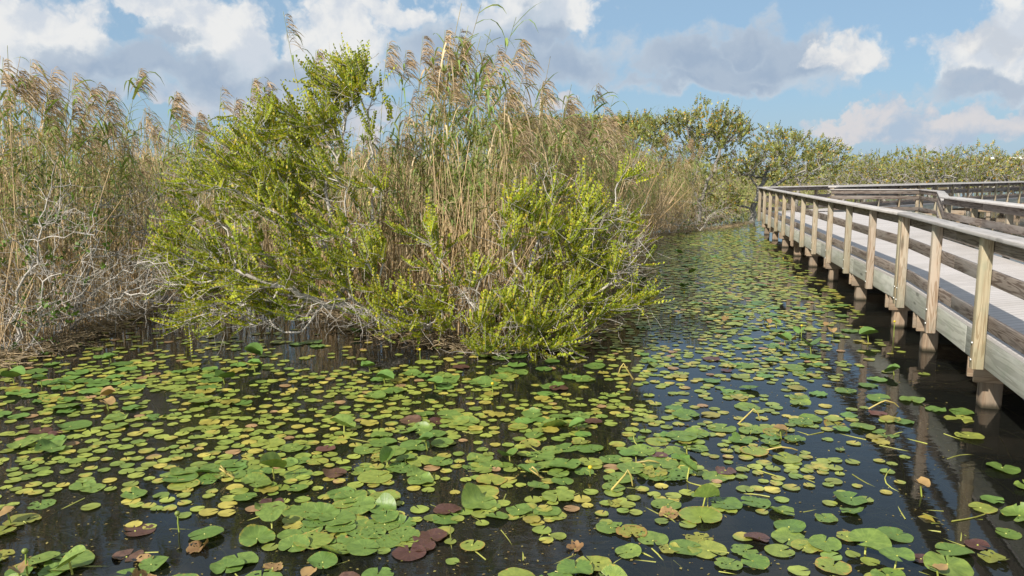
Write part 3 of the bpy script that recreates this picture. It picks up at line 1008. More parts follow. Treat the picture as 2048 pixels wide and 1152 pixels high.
Ys = 11.2
def T(lst, Y): return [at(x, y, Y + (q[0] if q else 0)) for (x, y, *q) in lst]
make_shrub(41, g(890, 668), [
    T([(890, 668, .3), (850, 652, .2), (780, 640), (700, 622), (672, 600)], Ys),
    T([(672, 600), (690, 570), (682, 525), (640, 480), (600, 440), (560, 400), (520, 340)], Ys),
    T([(640, 480), (662, 430), (650, 380), (685, 300), (690, 190)], Ys),
    T([(700, 622), (600, 592, -.3), (520, 562, -.5), (440, 540, -.6)], Ys),
    T([(690, 570), (738, 480, .2), (748, 380, .2), (735, 220, .1)], Ys),
    T([(682, 525), (600, 450, -.4), (540, 420, -.5), (470, 380, -.6)], Ys)],
    [(560, 300, 140, 70, Ys, .8, 95), (470, 400, 130, 80, Ys, .9, 100), (420, 500, 110, 70, Ys - .2, .9, 85), (600, 420, 120, 90, Ys, .8, 95), (690, 160, 55, 45, Ys + .1, .35, 42), (715, 225, 65, 55, Ys + .1, .4, 45),
     (600, 560, 140, 60, Ys - .3, .8, 80), (470, 610, 120, 40, Ys - .4, .7, 50), (430, 650, 90, 26, Ys - .6, .4, 26), (620, 250, 80, 50, Ys, .5, 32), (745, 430, 40, 80, Ys, .4, 14), (820, 500, 60, 70, Ys - .3, .4, 12),
     (680, 500, 80, 80, Ys - .4, .5, 34), (480, 265, 70, 40, Ys, .5, 24), (770, 610, 90, 36, Ys - .4, .3, 20), (820, 640, 120, 34, Ys - .5, .4, 48), (900, 600, 70, 50, Ys - .6, .3, 18), (380, 560, 60, 50, Ys - .2, .5, 28), (350, 505, 40, 20, Ys - .2, .3, 12)],
    [(430, 540, 130, 50, Ys - .3, .8, 60), (600, 630, 180, 36, Ys - .4, .6, 90), (820, 640, 110, 30, Ys - .4, .4, 30), (400, 590, 120, 40, Ys - .4, .6, 50), (700, 350, 60, 130, Ys + .1, .3, 26), (440, 350, 90, 60, Ys, .6, 24), (700, 110, 60, 30, Ys + .1, .2, 10)],
    'big yellow green shrub spreading over the water in front of the tall reeds', (-.55, -.35, .18))
Yr = 10.5
make_shrub(43, g(1035, 728), [
    T([(1035, 728), (1060, 690), (1110, 630, .2), (1150, 560, .3), (1190, 480, .4), (1230, 420, .5)], Yr),
    T([(1035, 728), (1010, 690), (970, 655, .1), (930, 590, .2), (900, 545, .2), (880, 520, .2)], Yr),
    T([(1060, 690), (1040, 600, .2), (1070, 500, .3), (1100, 430, .4)], Yr),
    T([(1110, 630, .2), (1180, 590, .2), (1250, 560, .2)], Yr)],
    [(1110, 428, 95, 50, Yr + .4, .5, 54), (1195, 490, 105, 70, Yr + .4, .6, 66), (1080, 520, 90, 75, Yr + .2, .5, 60), (1195, 570, 80, 50, Yr + .2, .5, 52), (1120, 630, 115, 45, Yr, .5, 66), (1010, 650, 70, 50, Yr, .4, 46),
     (1000, 712, 60, 20, Yr - .2, .3, 26), (1080, 690, 70, 32, Yr - .2, .3, 36), (1268, 598, 28, 22, Yr, .2, 12), (960, 580, 50, 50, Yr + .2, .3, 10), (1030, 440, 50, 50, Yr + .4, .3, 22), (880, 470, 40, 40, Yr + .3, .3, 6), (1260, 330, 40, 40, Yr + 1.2, .3, 12)],
    [(1220, 480, 85, 80, Yr + .3, .6, 80), (1150, 660, 110, 30, Yr, .4, 26), (1000, 580, 90, 70, Yr + .2, .4, 30), (1090, 380, 80, 60, Yr + .4, .3, 20), (1255, 560, 45, 60, Yr + .2, .3, 22)],
    'smaller yellow green shrub at the water tip of the reed clump, twiggy towards the channel', (.45, -.35, .35), bt=.6)


def bare_shrub(seed, root, limbs, blobs, label, leaf=0, shade=.62, limbr=.010):
    r = np.random.default_rng(seed)
    attr = np.concatenate([ell(r, *b) for b in blobs]); attr[:, 2] = np.maximum(attr[:, 2], .04)
    P, par, chains, tips = grow(r, limbs, attr, step=.12, jit=.03, sag=.05)
    e = empty('bare_shrub', root, label, 'shrub')
    P = P - np.array(root)
    tr = MB()
    branch_mesh(tr, P, par, chains, rtip=.0042, rmax=.020, expo=.38, col=(shade, shade * .98, shade * .95))
    for ch in chains[:len(limbs)]:
        tubes(tr, P[ch][None], np.linspace(limbr, limbr * .3, len(ch))[None], (shade, shade * .98, shade * .95), 6)
    n = int(len(P) * .7)
    i = r.integers(0, len(P), n); l = r.uniform(.15, .6, n)
    dv = nrm(r.normal(0, .7, (n, 3)) + np.array([.1, -.2, .25])); k = np.linspace(0, 1, 5)
    C = P[i][:, None] + dv[:, None] * (l[:, None] * k)[..., None] + r.normal(0, .02, (n, 5, 3)) * k[None, :, None]
    tubes(tr, C, np.array([.0042, .0036, .0030, .0024, .0014]), (1.1, 1.05, 1.0), 3)
    tr.build('branches', M['twig'], e)
    if leaf:
        fo = MB()
        idx = np.array([n for n, a in tips])[::2]
        sprays(r, fo, None, P[idx], r.normal(0, .6, (len(idx), 3)) + np.array([.2, -.2, .3]), r.uniform(.1, .25, len(idx)), .06, 6, cols=(np.array([.12, .19, .03]), np.array([.07, .13, .02]), np.array([.2, .2, .05])))
        fo.build('foliage', M['shrub'], e)


Yl = 10.3
bare_shrub(51, g(40, 712), [T([(40, 712), (20, 640), (60, 540), (50, 480), (110, 472, -.2), (190, 470, -.2)], Yl), T([(60, 540), (90, 420), (110, 330)], Yl)],
           [(60, 600, 90, 100, Yl, .4, 120), (110, 500, 110, 90, Yl + .2, .4, 80), (80, 380, 80, 100, Yl + .4, .3, 30), (30, 700, 60, 30, Yl - .1, .2, 20)],
           'tangle of bare grey twigs rising from the water at the bank end', 1, .5, .008)
Yl = 11.8
bare_shrub(52, g(115, 668), [T([(115, 668), (150, 620), (220, 560, -.9), (300, 522, -1.1), (335, 525, -1.2)], Yl), T([(115, 668), (170, 632, -.4), (250, 585, -1.0), (310, 580, -1.2)], Yl), T([(150, 620), (190, 500, .3), (205, 380, .4), (180, 320, .5)], Yl)],
           [(210, 590, 120, 50, Yl - .8, .4, 120), (200, 480, 110, 90, Yl + .4, .4, 80), (290, 540, 60, 40, Yl - 1, .3, 40), (150, 640, 80, 30, Yl - .2, .3, 20), (290, 380, 60, 80, Yl + .6, .3, 20)],
           'arching pale grey dead branches bending low over the water by the bank', 0, .72, .024)
Yl = 13.6
bare_shrub(53, g(300, 622), [T([(300, 622), (290, 560), (280, 480), (260, 380), (245, 300)], Yl), T([(290, 560), (330, 500), (350, 420)], Yl)],
           [(280, 450, 80, 120, Yl, .4, 80), (350, 560, 80, 50, Yl, .4, 50), (360, 430, 70, 90, Yl + .3, .4, 40)],
           'upright thin dead shrub among the reeds in the bay behind the big shrub')
Yl = 32.5
bare_shrub(54, g(1400, 462), [T([(1400, 462), (1420, 430), (1450, 415)], Yl), T([(1400, 462), (1370, 430), (1350, 420)], Yl)],
           [(1400, 425, 90, 28, Yl, 1.0, 90), (1330, 450, 60, 18, Yl - 1.5, .6, 50)],
           'low grey brown brush at the foot of the pond apple tree', 1)

TR_COLS = (np.array([.275, .285, .075]), np.array([.145, .17, .045]), np.array([.42, .30, .04]))
TR_OLD = np.array([.42, .20, .02])


def tree_parts(r, limbs, attr, leaf, nl, shoots, rtip, rmax, spread=.9, dens=1.0, simple=True, old=.045):
    P, par, chains, tips = grow(r, limbs, attr, step=.28, jit=.05, wlen=.22)
    tr, fo = MB(), MB()
    branch_mesh(tr, P, par, chains, rtip=rtip, expo=.5, rmax=rmax)
    idx = np.array([n for n, a in tips])
    base = np.repeat(P[idx], shoots, 0) + r.normal(0, .10, (len(idx) * shoots, 3))
    ctr = P[idx].mean(0) - np.array([0, 0, 1.0])
    d = nrm(base - ctr) + r.normal(0, .5, base.shape) + np.array([0, 0, .3])
    keep = r.random(len(base)) < dens
    sprays(r, fo, None, base[keep], d[keep], r.uniform(.2, .5, keep.sum()), leaf, nl, spread, simple, TR_COLS, TR_OLD, old)
    # extra bare twigs
    n = len(P) // 3
    i = r.integers(len(P) // 10, len(P), n); l = r.uniform(.3, .9, n)
    dv = nrm(nrm(P[i] - ctr) * .4 + r.normal(0, .6, (n, 3))); k = np.linspace(0, 1, 5)
    C = P[i][:, None] + dv[:, None] * (l[:, None] * k)[..., None] + r.normal(0, .03, (n, 5, 3)) * k[None, :, None]
    tubes(tr, C, np.array([.010, .009, .008, .006, .003]), (1.15, 1.15, 1.15), 3)
    return tr, fo


def make_tree(seed, root, limbs, blobs, label, leaf=.13, nl=9, shoots=4, rtip=.008, rmax=.16, dens=.85):
    r = np.random.default_rng(seed)
    attr = np.concatenate([ell(r, *b) for b in blobs]); attr[:, 2] = np.maximum(attr[:, 2], .3)
    org = np.array(root)
    tr, fo = tree_parts(r, [[p - org for p in l] for l in limbs], attr - org, leaf, nl, shoots, rtip, rmax, dens=dens)
    e = empty('pond_apple_tree', root, label, 'tree', 'pond apple trees round the pond')
    tr.build('trunk', M['bark'], e); fo.build('crown', M['treeleaf'], e)
    return e


Yt = 36.5
make_tree(61, g(1395, 452), [T([(1395, 452), (1400, 410), (1385, 370), (1395, 330), (1380, 285)], Yt), T([(1400, 410), (1425, 350), (1440, 300), (1420, 255)], Yt), T([(1400, 410), (1440, 372), (1500, 345), (1530, 320)], Yt - .5)],
          [(1380, 268, 95, 36, Yt, 1.5, 62), (1430, 250, 70, 32, Yt, 1.3, 55), (1330, 290, 80, 45, Yt, 1.3, 44), (1450, 290, 60, 50, Yt, 1.4, 44), (1400, 330, 80, 50, Yt, 1.4, 34), (1470, 262, 34, 26, Yt, .8, 20), (1405, 215, 12, 10, Yt, .3, 5), (1340, 248, 46, 14, Yt, .7, 18), (1440, 400, 60, 25, Yt - .8, .8, 26)],
          'tallest pond apple tree with pale forked limbs where the reed bank ends', rtip=.0085)
Yt = 39.0
make_tree(62, g(1503, 446), [T([(1503, 446), (1510, 405), (1528, 385), (1560, 365), (1600, 345), (1640, 335)], Yt), T([(1510, 405), (1530, 350), (1560, 300)], Yt)],
          [(1540, 330, 60, 40, Yt, 1.3, 46), (1600, 330, 60, 30, Yt, 1.3, 40), (1465, 405, 20, 24, Yt + .5, .5, 14), (1480, 340, 40, 30, Yt + 1, 1.0, 26)],
          'pond apple with a thick grey leaning trunk beside the boardwalk corner', rmax=.32, rtip=.017)
Yt = 46
make_tree(63, g(1590, 428), [T([(1590, 428), (1600, 370), (1580, 320), (1590, 280)], Yt), T([(1600, 370), (1640, 320), (1650, 290)], Yt)],
          [(1590, 296, 95, 30, Yt, 2, 74), (1650, 316, 50, 34, Yt, 1.6, 44), (1540, 300, 50, 40, Yt, 1.6, 40), (1600, 340, 90, 30, Yt, 1.6, 40), (1560, 276, 44, 12, Yt, 1, 16)],
          'round topped pond apple tree directly behind the boardwalk corner', leaf=.14)
for k, (x, ty, Y, lab) in enumerate([(1015, 246, 40, 'pond apple crown peeping over the reeds just past the tall central clump'), (1085, 243, 41, 'pond apple crown over the reeds, second past the central clump'),
                                     (1165, 240, 40, 'pond apple crown over the reeds, third past the central clump'), (1260, 238, 39, 'pond apple crown over the reeds next to the tallest pond apple')]):
    make_tree(70 + k, g(x, 345 + 1593 * 2.4 / Y), [T([(x, 345 + 1593 * 2.4 / Y), (x - 10, 350), (x + 8, 290), (x, 250)], Y)],
              [(x - 32, ty + 26, 46, 24, Y, 1.2, 62), (x + 32, ty + 24, 46, 24, Y, 1.2, 62), (x, ty + 12, 30, 14, Y, .8, 28), (x, ty + 70, 70, 40, Y, 1.2, 40)], lab, leaf=.13)

# hedge of pond apples beyond the far boardwalk: four shapes, copied
protos = []
for k in range(4):
    r = np.random.default_rng(90 + k)
    n = 105
    a = r.uniform(0, 2 * pi, n); q = np.sqrt(r.random(n))
    attr = np.stack([np.cos(a) * q * 2.9, np.sin(a) * q * 2.2, 1.0 + 2.8 * r.random(n) ** .8 * np.sqrt(np.clip(1 - (q * .9) ** 2, .1, 1)) + .15], 1)
    limbs = [[(0, 0, -.1), (.1, 0, .7), (-.5, .2, 1.4), (-1.0, .2, 2.2)], [(.1, 0, .7), (.8, -.2, 1.4), (1.5, -.1, 2.0)], [(.1, 0, .7), (.1, .5, 1.8), (.2, .4, 2.8)]]
    tr, fo = tree_parts(r, [np.array(l) for l in limbs], attr, .14, 7, 3, .014, .12, dens=.9, old=.07)
    protos.append((tr.mesh('trunk', M['bark']), fo.mesh('crown', M['treeleaf'])))
HEDGE = [(1690, 312, 54), (1735, 306, 60), (1778, 305, 52), (1822, 312, 58), (1862, 296, 50), (1905, 299, 56), (1945, 294, 50), (1985, 296, 57), (2025, 300, 52), (2075, 302, 58), (2130, 298, 52), (2190, 300, 58), (2260, 300, 54),
         (1660, 330, 66), (1750, 322, 70), (1840, 318, 68), (1925, 312, 70), (2010, 312, 70), (2100, 312, 70)]
ORD = ['first', 'second', 'third', 'fourth', 'fifth', 'sixth', 'seventh', 'eighth', 'ninth', 'tenth', 'eleventh', 'twelfth', 'thirteenth', 'fourteenth', 'fifteenth', 'sixteenth', 'seventeenth', 'eighteenth', 'nineteenth', 'twentieth',
       'twenty-first', 'twenty-second', 'twenty-third', 'twenty-fourth', 'twenty-fifth', 'twenty-sixth', 'twenty-seventh', 'twenty-eighth', 'twenty-ninth', 'thirtieth']
for k, (x, ty, Y) in enumerate(HEDGE):
    Y += 11
    top = at(x, ty, Y)
    r = np.random.default_rng(120 + k)
    lab = f'twiggy pond apple bush, {ORD[k]} beyond the far railing counted from the boardwalk corner' if k < 13 else f'rear row pond apple bush, {ORD[k - 13]} counted from the boardwalk corner'
    e = empty('pond_apple_tree', (top[0], Y, .0), lab, 'tree', 'pond apple hedge')
    e.rotation_euler = (0, 0, r.uniform(0, 6.28))
    s = top[2] / 3.85
    e.scale = (s * 1.05, s * 1.05, s)
    for nm, me in zip(('trunk', 'crown'), protos[k % 4]):
        o = bpy.data.objects.new(nm, me); COL.objects.link(o); o.parent = e


def far_trees():
    r = np.random.default_rng(77)
    n = 26000
    x = r.uniform(-110, 150, n); y = r.uniform(95, 130, n)
    top = 3.4 + 1.2 * np.sin(x * .21) * np.sin(x * .083 + 1) + .6 * np.sin(x * .9)
    z = top * (1 - r.random(n) ** 2 * .95)
    mb = MB()
    f = r.random((n, 1))
    leaves(mb, np.stack([x, y, z], 1), r.normal(0, 1, (n, 3)), r.normal(0, .6, (n, 3)) + np.array([0, -.4, 1]), r.uniform(.4, .8, n), (TR_COLS[0] * f + TR_COLS[1] * (1 - f)) * r.uniform(.6, 1.1, (n, 1)), True)
    tag(mb.build('distant_treeline', M['treeleaf']), 'low distant line of trees along the horizon', 'trees', kind='stuff')


far_trees()


def understory():
    """leafy ground cover under the trees and along the far side"""
    r = np.random.default_rng(78)
    n = 60000
    x = r.uniform(5, 75, n); y = r.uniform(33, 85, n)
    P = np.stack([x, y], 1)
    k = inpoly(P, BANKPOLY) & (x > .20 * y) & (np.abs(x) < y * .85)
    P = P[k]
    d = edgedist(P)
    z = .1 + r.random(len(P)) ** 1.4 * np.clip(.5 + d * .4, .3, 1.7) * (.6 + .4 * np.sin(P[:, 0] * 1.3) * np.sin(P[:, 1] * 1.1))
    mb = MB()
    f = r.random((len(P), 1))
    leaves(mb, np.column_stack([P, z]), r.normal(0, 1, (len(P), 3)), r.normal(0, .6, (len(P), 3)) + np.array([0, -.3, 1]), r.uniform(.10, .22, len(P)), (TR_COLS[0] * 1.1 * f + TR_COLS[1] * (1 - f)) * r.uniform(.6, 1.2, (len(P), 1)), True)
    tag(mb.build('undergrowth', M['treeleaf']), 'leafy green undergrowth below the pond apple trees', 'undergrowth', kind='stuff')


understory()


# ------------------------------------------------------------------ lily pads
def pad_mesh(r, name, mat, elong=1.2, notch=.16, wav=.03, curl=.0, holes=0, bites=0, fold=0.0, rings=6, segs=34):
    """heart shaped floating leaf of radius about 1 with a cleft to its stem; gc: radius, angle"""
    th = np.linspace(notch, 2 * pi - notch, segs + 1)
    lobe = 1 + .10 * np.cos(2 * th) * 0 + (elong - 1) * (.5 - .5 * np.cos(th))
    rr = .86 * lobe * (1 - .10 * np.exp(-((np.minimum(th, 2 * pi - th) - notch) / .22) ** 2))
    rr = rr * (1 + .012 * np.sin(th * 5 + r.uniform(0, 6)) + r.normal(0, .006, segs + 1))
    for _ in range(bites):
        c = r.uniform(.6, 5.6); rr -= r.uniform(.06, .2) * np.exp(-((th - c) / r.uniform(.05, .13)) ** 2)
    rad = np.linspace(.03, 1, rings + 1) ** .85
    X = rad[:, None] * (rr * np.cos(th))[None]; Y = rad[:, None] * (rr * np.sin(th))[None]
    ph = r.uniform(0, 6.28)
    Z = rad[:, None] ** 2 * (wav * np.sin(3 * th + ph) + wav * .5 * np.sin(7 * th + ph * 2))[None]
    Z = Z - .04 * (1 - rad[:, None]) + .012
    if curl:
        a = r.uniform(0, 2 * pi); dd = X * cos(a) + Y * sin(a)
        Z = Z + curl * np.maximum(0, dd - .45) ** 1.5 * 1.6
        X = X - cos(a) * np.maximum(0, dd - .55) * .45 * min(1, curl); Y = Y - sin(a) * np.maximum(0, dd - .55) * .45 * min(1, curl)
    if fold:
        Z = Z + fold * np.abs(Y) * .9
        Y = Y * (1 - .45 * fold)
    V = np.stack([X, Y, Z], -1)
    idx = np.arange((rings + 1) * (segs + 1)).reshape(rings + 1, segs + 1)
    Q = np.stack([idx[:-1, :-1], idx[1:, :-1], idx[1:, 1:], idx[:-1, 1:]], -1)
    ok = np.ones((rings, segs), bool)
    for _ in range(holes):
        i, j = r.integers(1, rings), r.integers(1, segs - 1)
        ok[i, j] = False
        if r.random() < .3: ok[i, min(j + 1, segs - 1)] = False
    G = np.stack([np.broadcast_to(rad[:, None], X.shape), np.broadcast_to(th[None], X.shape), np.zeros_like(X)], -1)
    mb = MB(); mb.add(V, Q[ok], None, (1, 1, 1), G)
    return mb.mesh(name, mat, True)


rp = np.random.default_rng(5)
KIND = {   # kind: describing words, material, ranges
    'green': ('smooth broad green', 'pad_green', dict(notch=(.05, .22), wav=(.02, .06), holes=(0, 2), curl=(0.0, .35))),
    'holed': ('insect-holed green', 'pad_green', dict(notch=(.08, .25), wav=(.02, .06), holes=(4, 10), bites=(1, 5))),
    'lifted': ('green curled-edge', 'pad_green', dict(notch=(.1, .3), wav=(.04, .09), curl=(.4, .8), holes=(0, 2))),
    'pale': ('pale yellow-green', 'pad_pale', dict(notch=(.08, .2), wav=(.01, .05), holes=(0, 3))),
    'old': ('ragged yellowing', 'pad_old', dict(notch=(.1, .3), wav=(.03, .09), holes=(6, 16), bites=(3, 8), curl=(0.0, .5))),
    'maroon': ('dark maroon', 'pad_maroon', dict(notch=(.06, .25), wav=(.01, .06), curl=(0.0, .6))),
    'brown': ('withered brown', 'pad_brown', dict(notch=(.15, .4), wav=(.06, .14), curl=(.5, 1.0), holes=(5, 12), bites=(3, 7), fold=(.1, .4))),
    'upright': ('half-folded green', 'pad_green', dict(notch=(.1, .3), wav=(.02, .06), fold=(.4, .9), holes=(0, 2))),
}


def pad_of(kd):
    w, mat, kw = KIND[kd]
    return pad_mesh(rp, 'lily_pad', M[mat], elong=rp.uniform(1.12, 1.6), **{k: (rp.integers(v[0], v[1] + 1) if isinstance(v[0], int) else rp.uniform(*v)) for k, v in kw.items()})


def stem_mesh(r, h, run):
    """leaf stalk from the pad down through the water"""
    t = np.linspace(0, 1, 8)[:, None]
    a = r.uniform(0, 6.28)
    end = np.array([cos(a) * run, sin(a) * run, -.62 - h])
    P = end * np.concatenate([t ** .9, t ** .9, t ** 3.0], 1)
    P[:, :2] += np.array([-sin(a), cos(a)]) * (.12 * np.sin(t * pi))
    P[1:, 2] -= h + .034; P[:, 2] = np.maximum(P[:, 2], -.64 - h)
    P[1, :2] *= .35
    mb = MB(); tubes(mb, P[None], (np.linspace(.0065, .008, 8))[None], np.array([.40, .42, .09]), 5)
    return mb.mesh('petiole', M['petiole'], True)


STEMS = [stem_mesh(rp, 0.0, rp.uniform(.3, 1.1)) for _ in range(7)]
STEMS_UP = [stem_mesh(rp, .12, rp.uniform(.1, .35)) for _ in range(4)]


def sample_pads(r, blobs, n, clump, spread):
    """points on the water, thick where the photograph's pads are"""
    pts = []
    w = np.array([b[4] for b in blobs], float); w /= w.sum()
    for b, k in zip(blobs, r.multinomial(n, w)):
        nc = max(1, k // clump)
        x = r.normal(b[0], b[2], nc); y = r.normal(b[1], b[3], nc)
        for i in range(k):
            j = r.integers(nc)
            if 440 < y[j] < 1230 and -140 < x[j] < 2190:
                q = g(x[j], y[j])[:2]
                pts.append(q + r.normal(0, 1, 2) * (.10 + .026 * np.linalg.norm(q)) * spread)
    P = np.array(pts)
    P = P[~inpoly(P, BANKPOLY) | (edgedist(P) < .1)]
    # not under the deck
    s = np.interp(P[:, 1], [1.9, 11.5, 32], [3.02, 5.72, 9.95])
    return P[(P[:, 0] < s - .05) | (P[:, 1] > 33)]


class Space:
    def __init__(self, cell): self.c, self.d = cell, {}
    def free(self, x, y, rad, f):
        ci, cj = int(x // self.c), int(y // self.c)
        for i in (ci - 1, ci, ci + 1):
            for j in (cj - 1, cj, cj + 1):
                for (a, b, q) in self.d.get((i, j), ()):
                    if (a - x) ** 2 + (b - y) ** 2 < (f * (rad + q)) ** 2: return False
        self.d.setdefault((ci, cj), []).append((x, y, rad)); return True


BIG = [(1000, 1060, 300, 60, 60), (700, 1080, 260, 55, 40), (1150, 860, 180, 60, 58), (850, 900, 170, 60, 46), (300, 1000, 200, 70, 36), (120, 1060, 150, 60, 26), (560, 950, 180, 50, 30), (1050, 740, 150, 30, 42), (760, 735, 150, 25, 30),
       (420, 800, 220, 50, 30), (150, 860, 160, 60, 24), (250, 740, 160, 35, 22), (1230, 960, 140, 60, 26), (1500, 1010, 110, 80, 20), (1850, 1060, 110, 60, 20), (1700, 780, 110, 60, 22), (1450, 760, 120, 45, 24), (1480, 860, 120, 50, 20),
       (1700, 920, 90, 60, 10), (1900, 860, 70, 40, 6), (1420, 640, 120, 40, 24), (1380, 520, 80, 30, 36), (1480, 480, 60, 14, 26), (1330, 580, 60, 40, 14), (1640, 1080, 90, 50, 9), (1980, 980, 60, 60, 7), (1560, 680, 120, 40, 14)]
SMALL = [(430, 880, 220, 60, 300), (200, 830, 170, 60, 200), (620, 820, 170, 60, 200), (880, 800, 150, 50, 120), (420, 720, 200, 40, 190), (700, 730, 150, 30, 90), (150, 740, 120, 40, 80), (300, 960, 200, 40, 120), (950, 880, 150, 50, 70), (560, 1010, 200, 50, 60),
         (1450, 560, 100, 60, 1500), (1400, 500, 90, 25, 1900), (1500, 620, 110, 40, 300), (1400, 680, 120, 40, 150), (1560, 560, 60, 60, 240), (1470, 472, 70, 14, 1700), (1370, 540, 70, 40, 600), (1350, 760, 130, 40, 90), (1500, 730, 110, 30, 70), (1640, 640, 70, 60, 60),
         (1330, 860, 120, 50, 90), (1420, 950, 120, 60, 60), (1250, 1000, 150, 60, 40), (1600, 980, 90, 60, 30), (1800, 660, 60, 60, 20), (1000, 970, 150, 40, 40), (1600, 830, 90, 60, 26), (1250, 700, 70, 40, 80), (1640, 1080, 120, 50, 20), (1850, 1000, 100, 70, 10), (130, 940, 110, 40, 50)]


def build_pads():
    r = np.random.default_rng(8)
    sp = Space(.5)
    PB = sample_pads(r, BIG, 760, 7, 1.05)
    r.shuffle(PB)
    items = []
    for x, y in PB:
        dist = math.hypot(x, y)
        kd = r.choice(['green', 'holed', 'lifted', 'pale', 'old', 'maroon', 'brown', 'upright'], p=[.41, .17, .12, .10, .10, .055, .025, .02])
        rad = r.uniform(.078, .135) * (.6 if kd == 'brown' else .8 if kd == 'old' else 1) * (.85 if kd == 'maroon' else 1)
        if dist > 16: rad *= 1.05
        if sp.free(x, y, rad, .50): items.append((x, y, rad, kd))
    # lift some of the pads clear of the water, as single raised leaves
    PS = sample_pads(r, SMALL, 14800, 18, .95)
    sp2 = Space(.3)
    small = []
    for x, y in PS:
        rad = r.uniform(.042, .072) * (1.35 if y > 15 else 1.0)
        if not sp.free(x, y, rad * .6, .62) and r.random() < .85: continue
        if sp2.free(x, y, rad, .78): small.append((x, y, rad))
    print('big pads', len(items), 'small', len(small))
    items.sort(key=lambda q: -q[2] / math.hypot(q[0], q[1]))
    solo, rest = items[:300], items[300:]
    # ---- individuals
    info = []
    for (x, y, rad, kd) in solo:
        px, py, _ = topix(np.array([x, y, 0.0]))
        px, py = px[0], py[0]
        if py > 1150: z = 'along the bottom edge'
        elif py > 1030: z = 'along the bottom edge'
        elif py > 940: z = 'in the second row up'
        elif py > 850: z = 'halfway to the shrubs'
        elif py > 760: z = 'just below the shrubs'
        elif py > 640: z = 'level with the shrub feet'
        else: z = 'far up the channel'
        info.append((px, py, z))
    groups = {}
    for i, (it, f) in enumerate(zip(solo, info)): groups.setdefault((it[3], f[2]), []).append(i)
    labels = {}
    for (kd, z), ids in groups.items():
        ids.sort(key=lambda i: -info[i][0])
        w = KIND[kd][0]
        for n, i in enumerate(ids):
            labels[i] = f'the only {w} lily pad {z}' if len(ids) == 1 else f'{w} lily pad, {ORD[min(n, 29)]} from the boardwalk side {z}'
    for i, (x, y, rad, kd) in enumerate(solo):
        up = kd == 'upright'
        raised = up or (kd == 'lifted' and r.random() < .15)
        h = r.uniform(.04, .12) if raised else r.uniform(.002, .020)
        o = bpy.data.objects.new('lily_pad', pad_of(kd)); COL.objects.link(o)
        tl = r.uniform(.3, .8) if up else (r.uniform(.1, .35) if raised else r.uniform(0, .05))
        if kd in ('green', 'lifted') and not raised and r.random() < .25: tl = r.uniform(.06, .16); h += .01 + rad * tl * .6
        o.rotation_euler = Vector((0, 0, 1)).rotation_difference(Vector((sin(tl) * cos(i * 2.4), sin(tl) * sin(i * 2.4), cos(tl)))).to_euler()
        o.rotation_euler = (o.rotation_euler.to_matrix() @ __import__('mathutils').Matrix.Rotation(r.uniform(0, 6.28), 3, 'Z')).to_euler()
        o.location = (x, y, h)
        o.scale = (rad, rad, rad)
        tag(o, labels[i], 'lily pad', 'lily pads on the pond')
        if math.hypot(x, y) < 13:
            s = bpy.data.objects.new('petiole', (STEMS_UP if raised else STEMS)[i % (4 if raised else 7)]); COL.objects.link(s)
            s.parent = o
            R = o.rotation_euler.to_matrix().inverted().to_4x4()
            s.matrix_local = __import__('mathutils').Matrix.Scale(1 / rad, 4) @ R @ __import__('mathutils').Matrix.Rotation(r.uniform(0, 6.28), 4, 'Z')
            s.location = (0, 0, -.01)
    # ---- the many others as one mass
    mb = MB()
    th = np.linspace(.14, 2 * pi - .14, 13)
    n = len(small)
    A = np.array(small)
    yaw = r.uniform(0, 6.28, n)
    el = r.uniform(.85, 1.1, n)
    ang = th[None] + yaw[:, None]
    rr = A[:, 2:3] * (1 + .04 * np.sin(3 * th[None] + yaw[:, None])) * np.where(np.cos(th)[None] < 0, el[:, None], 1.0)
    tiltx, tilty = r.normal(0, .02, (n, 1)), r.normal(0, .02, (n, 1))
    ox, oy = rr * np.cos(ang), rr * np.sin(ang)
    z0 = r.uniform(.002, .006, (n, 1))
    ring = np.stack([A[:, 0:1] + ox, A[:, 1:2] + oy, z0 + .002 + np.abs(ox * tiltx + oy * tilty) + np.abs(r.normal(0, .002, (n, 13)))], -1)
    ctr = np.stack([A[:, 0:1] + ox.mean(1, keepdims=True) * .3, A[:, 1:2] + oy.mean(1, keepdims=True) * .3, z0], -1)
    Vv = np.concatenate([ctr, ring], 1)
    t1 = np.stack([np.zeros(12, int), np.arange(1, 13), np.arange(2, 14)], 1)
    ca, cb, cc, cd = np.array([.29, .325, .06]), np.array([.165, .235, .045]), np.array([.42, .36, .075]), np.array([.34, .21, .10])
    u = r.random((n, 1)); f = np.clip(r.normal(.62, .3, (n, 1)), 0, 1)
    col = ca * f + cb * (1 - f)
    col = np.where(u < .10, cc, np.where(u < .135, cd, col)) * r.uniform(.8, 1.15, (n, 1))
    cv = np.repeat(col[:, None], 14, 1) * (1 + r.normal(0, .08, (n, 14, 1)))
    half = (r.random((n, 1, 1)) < .22) & (np.sin(np.concatenate([[0], th]) + 1.0)[None, :, None] > .45)
    cv = np.where(half, cc * .9, cv)
    mb.add(Vv, None, (t1[None] + (np.arange(n) * 14)[:, None, None]).reshape(-1, 3), cv)
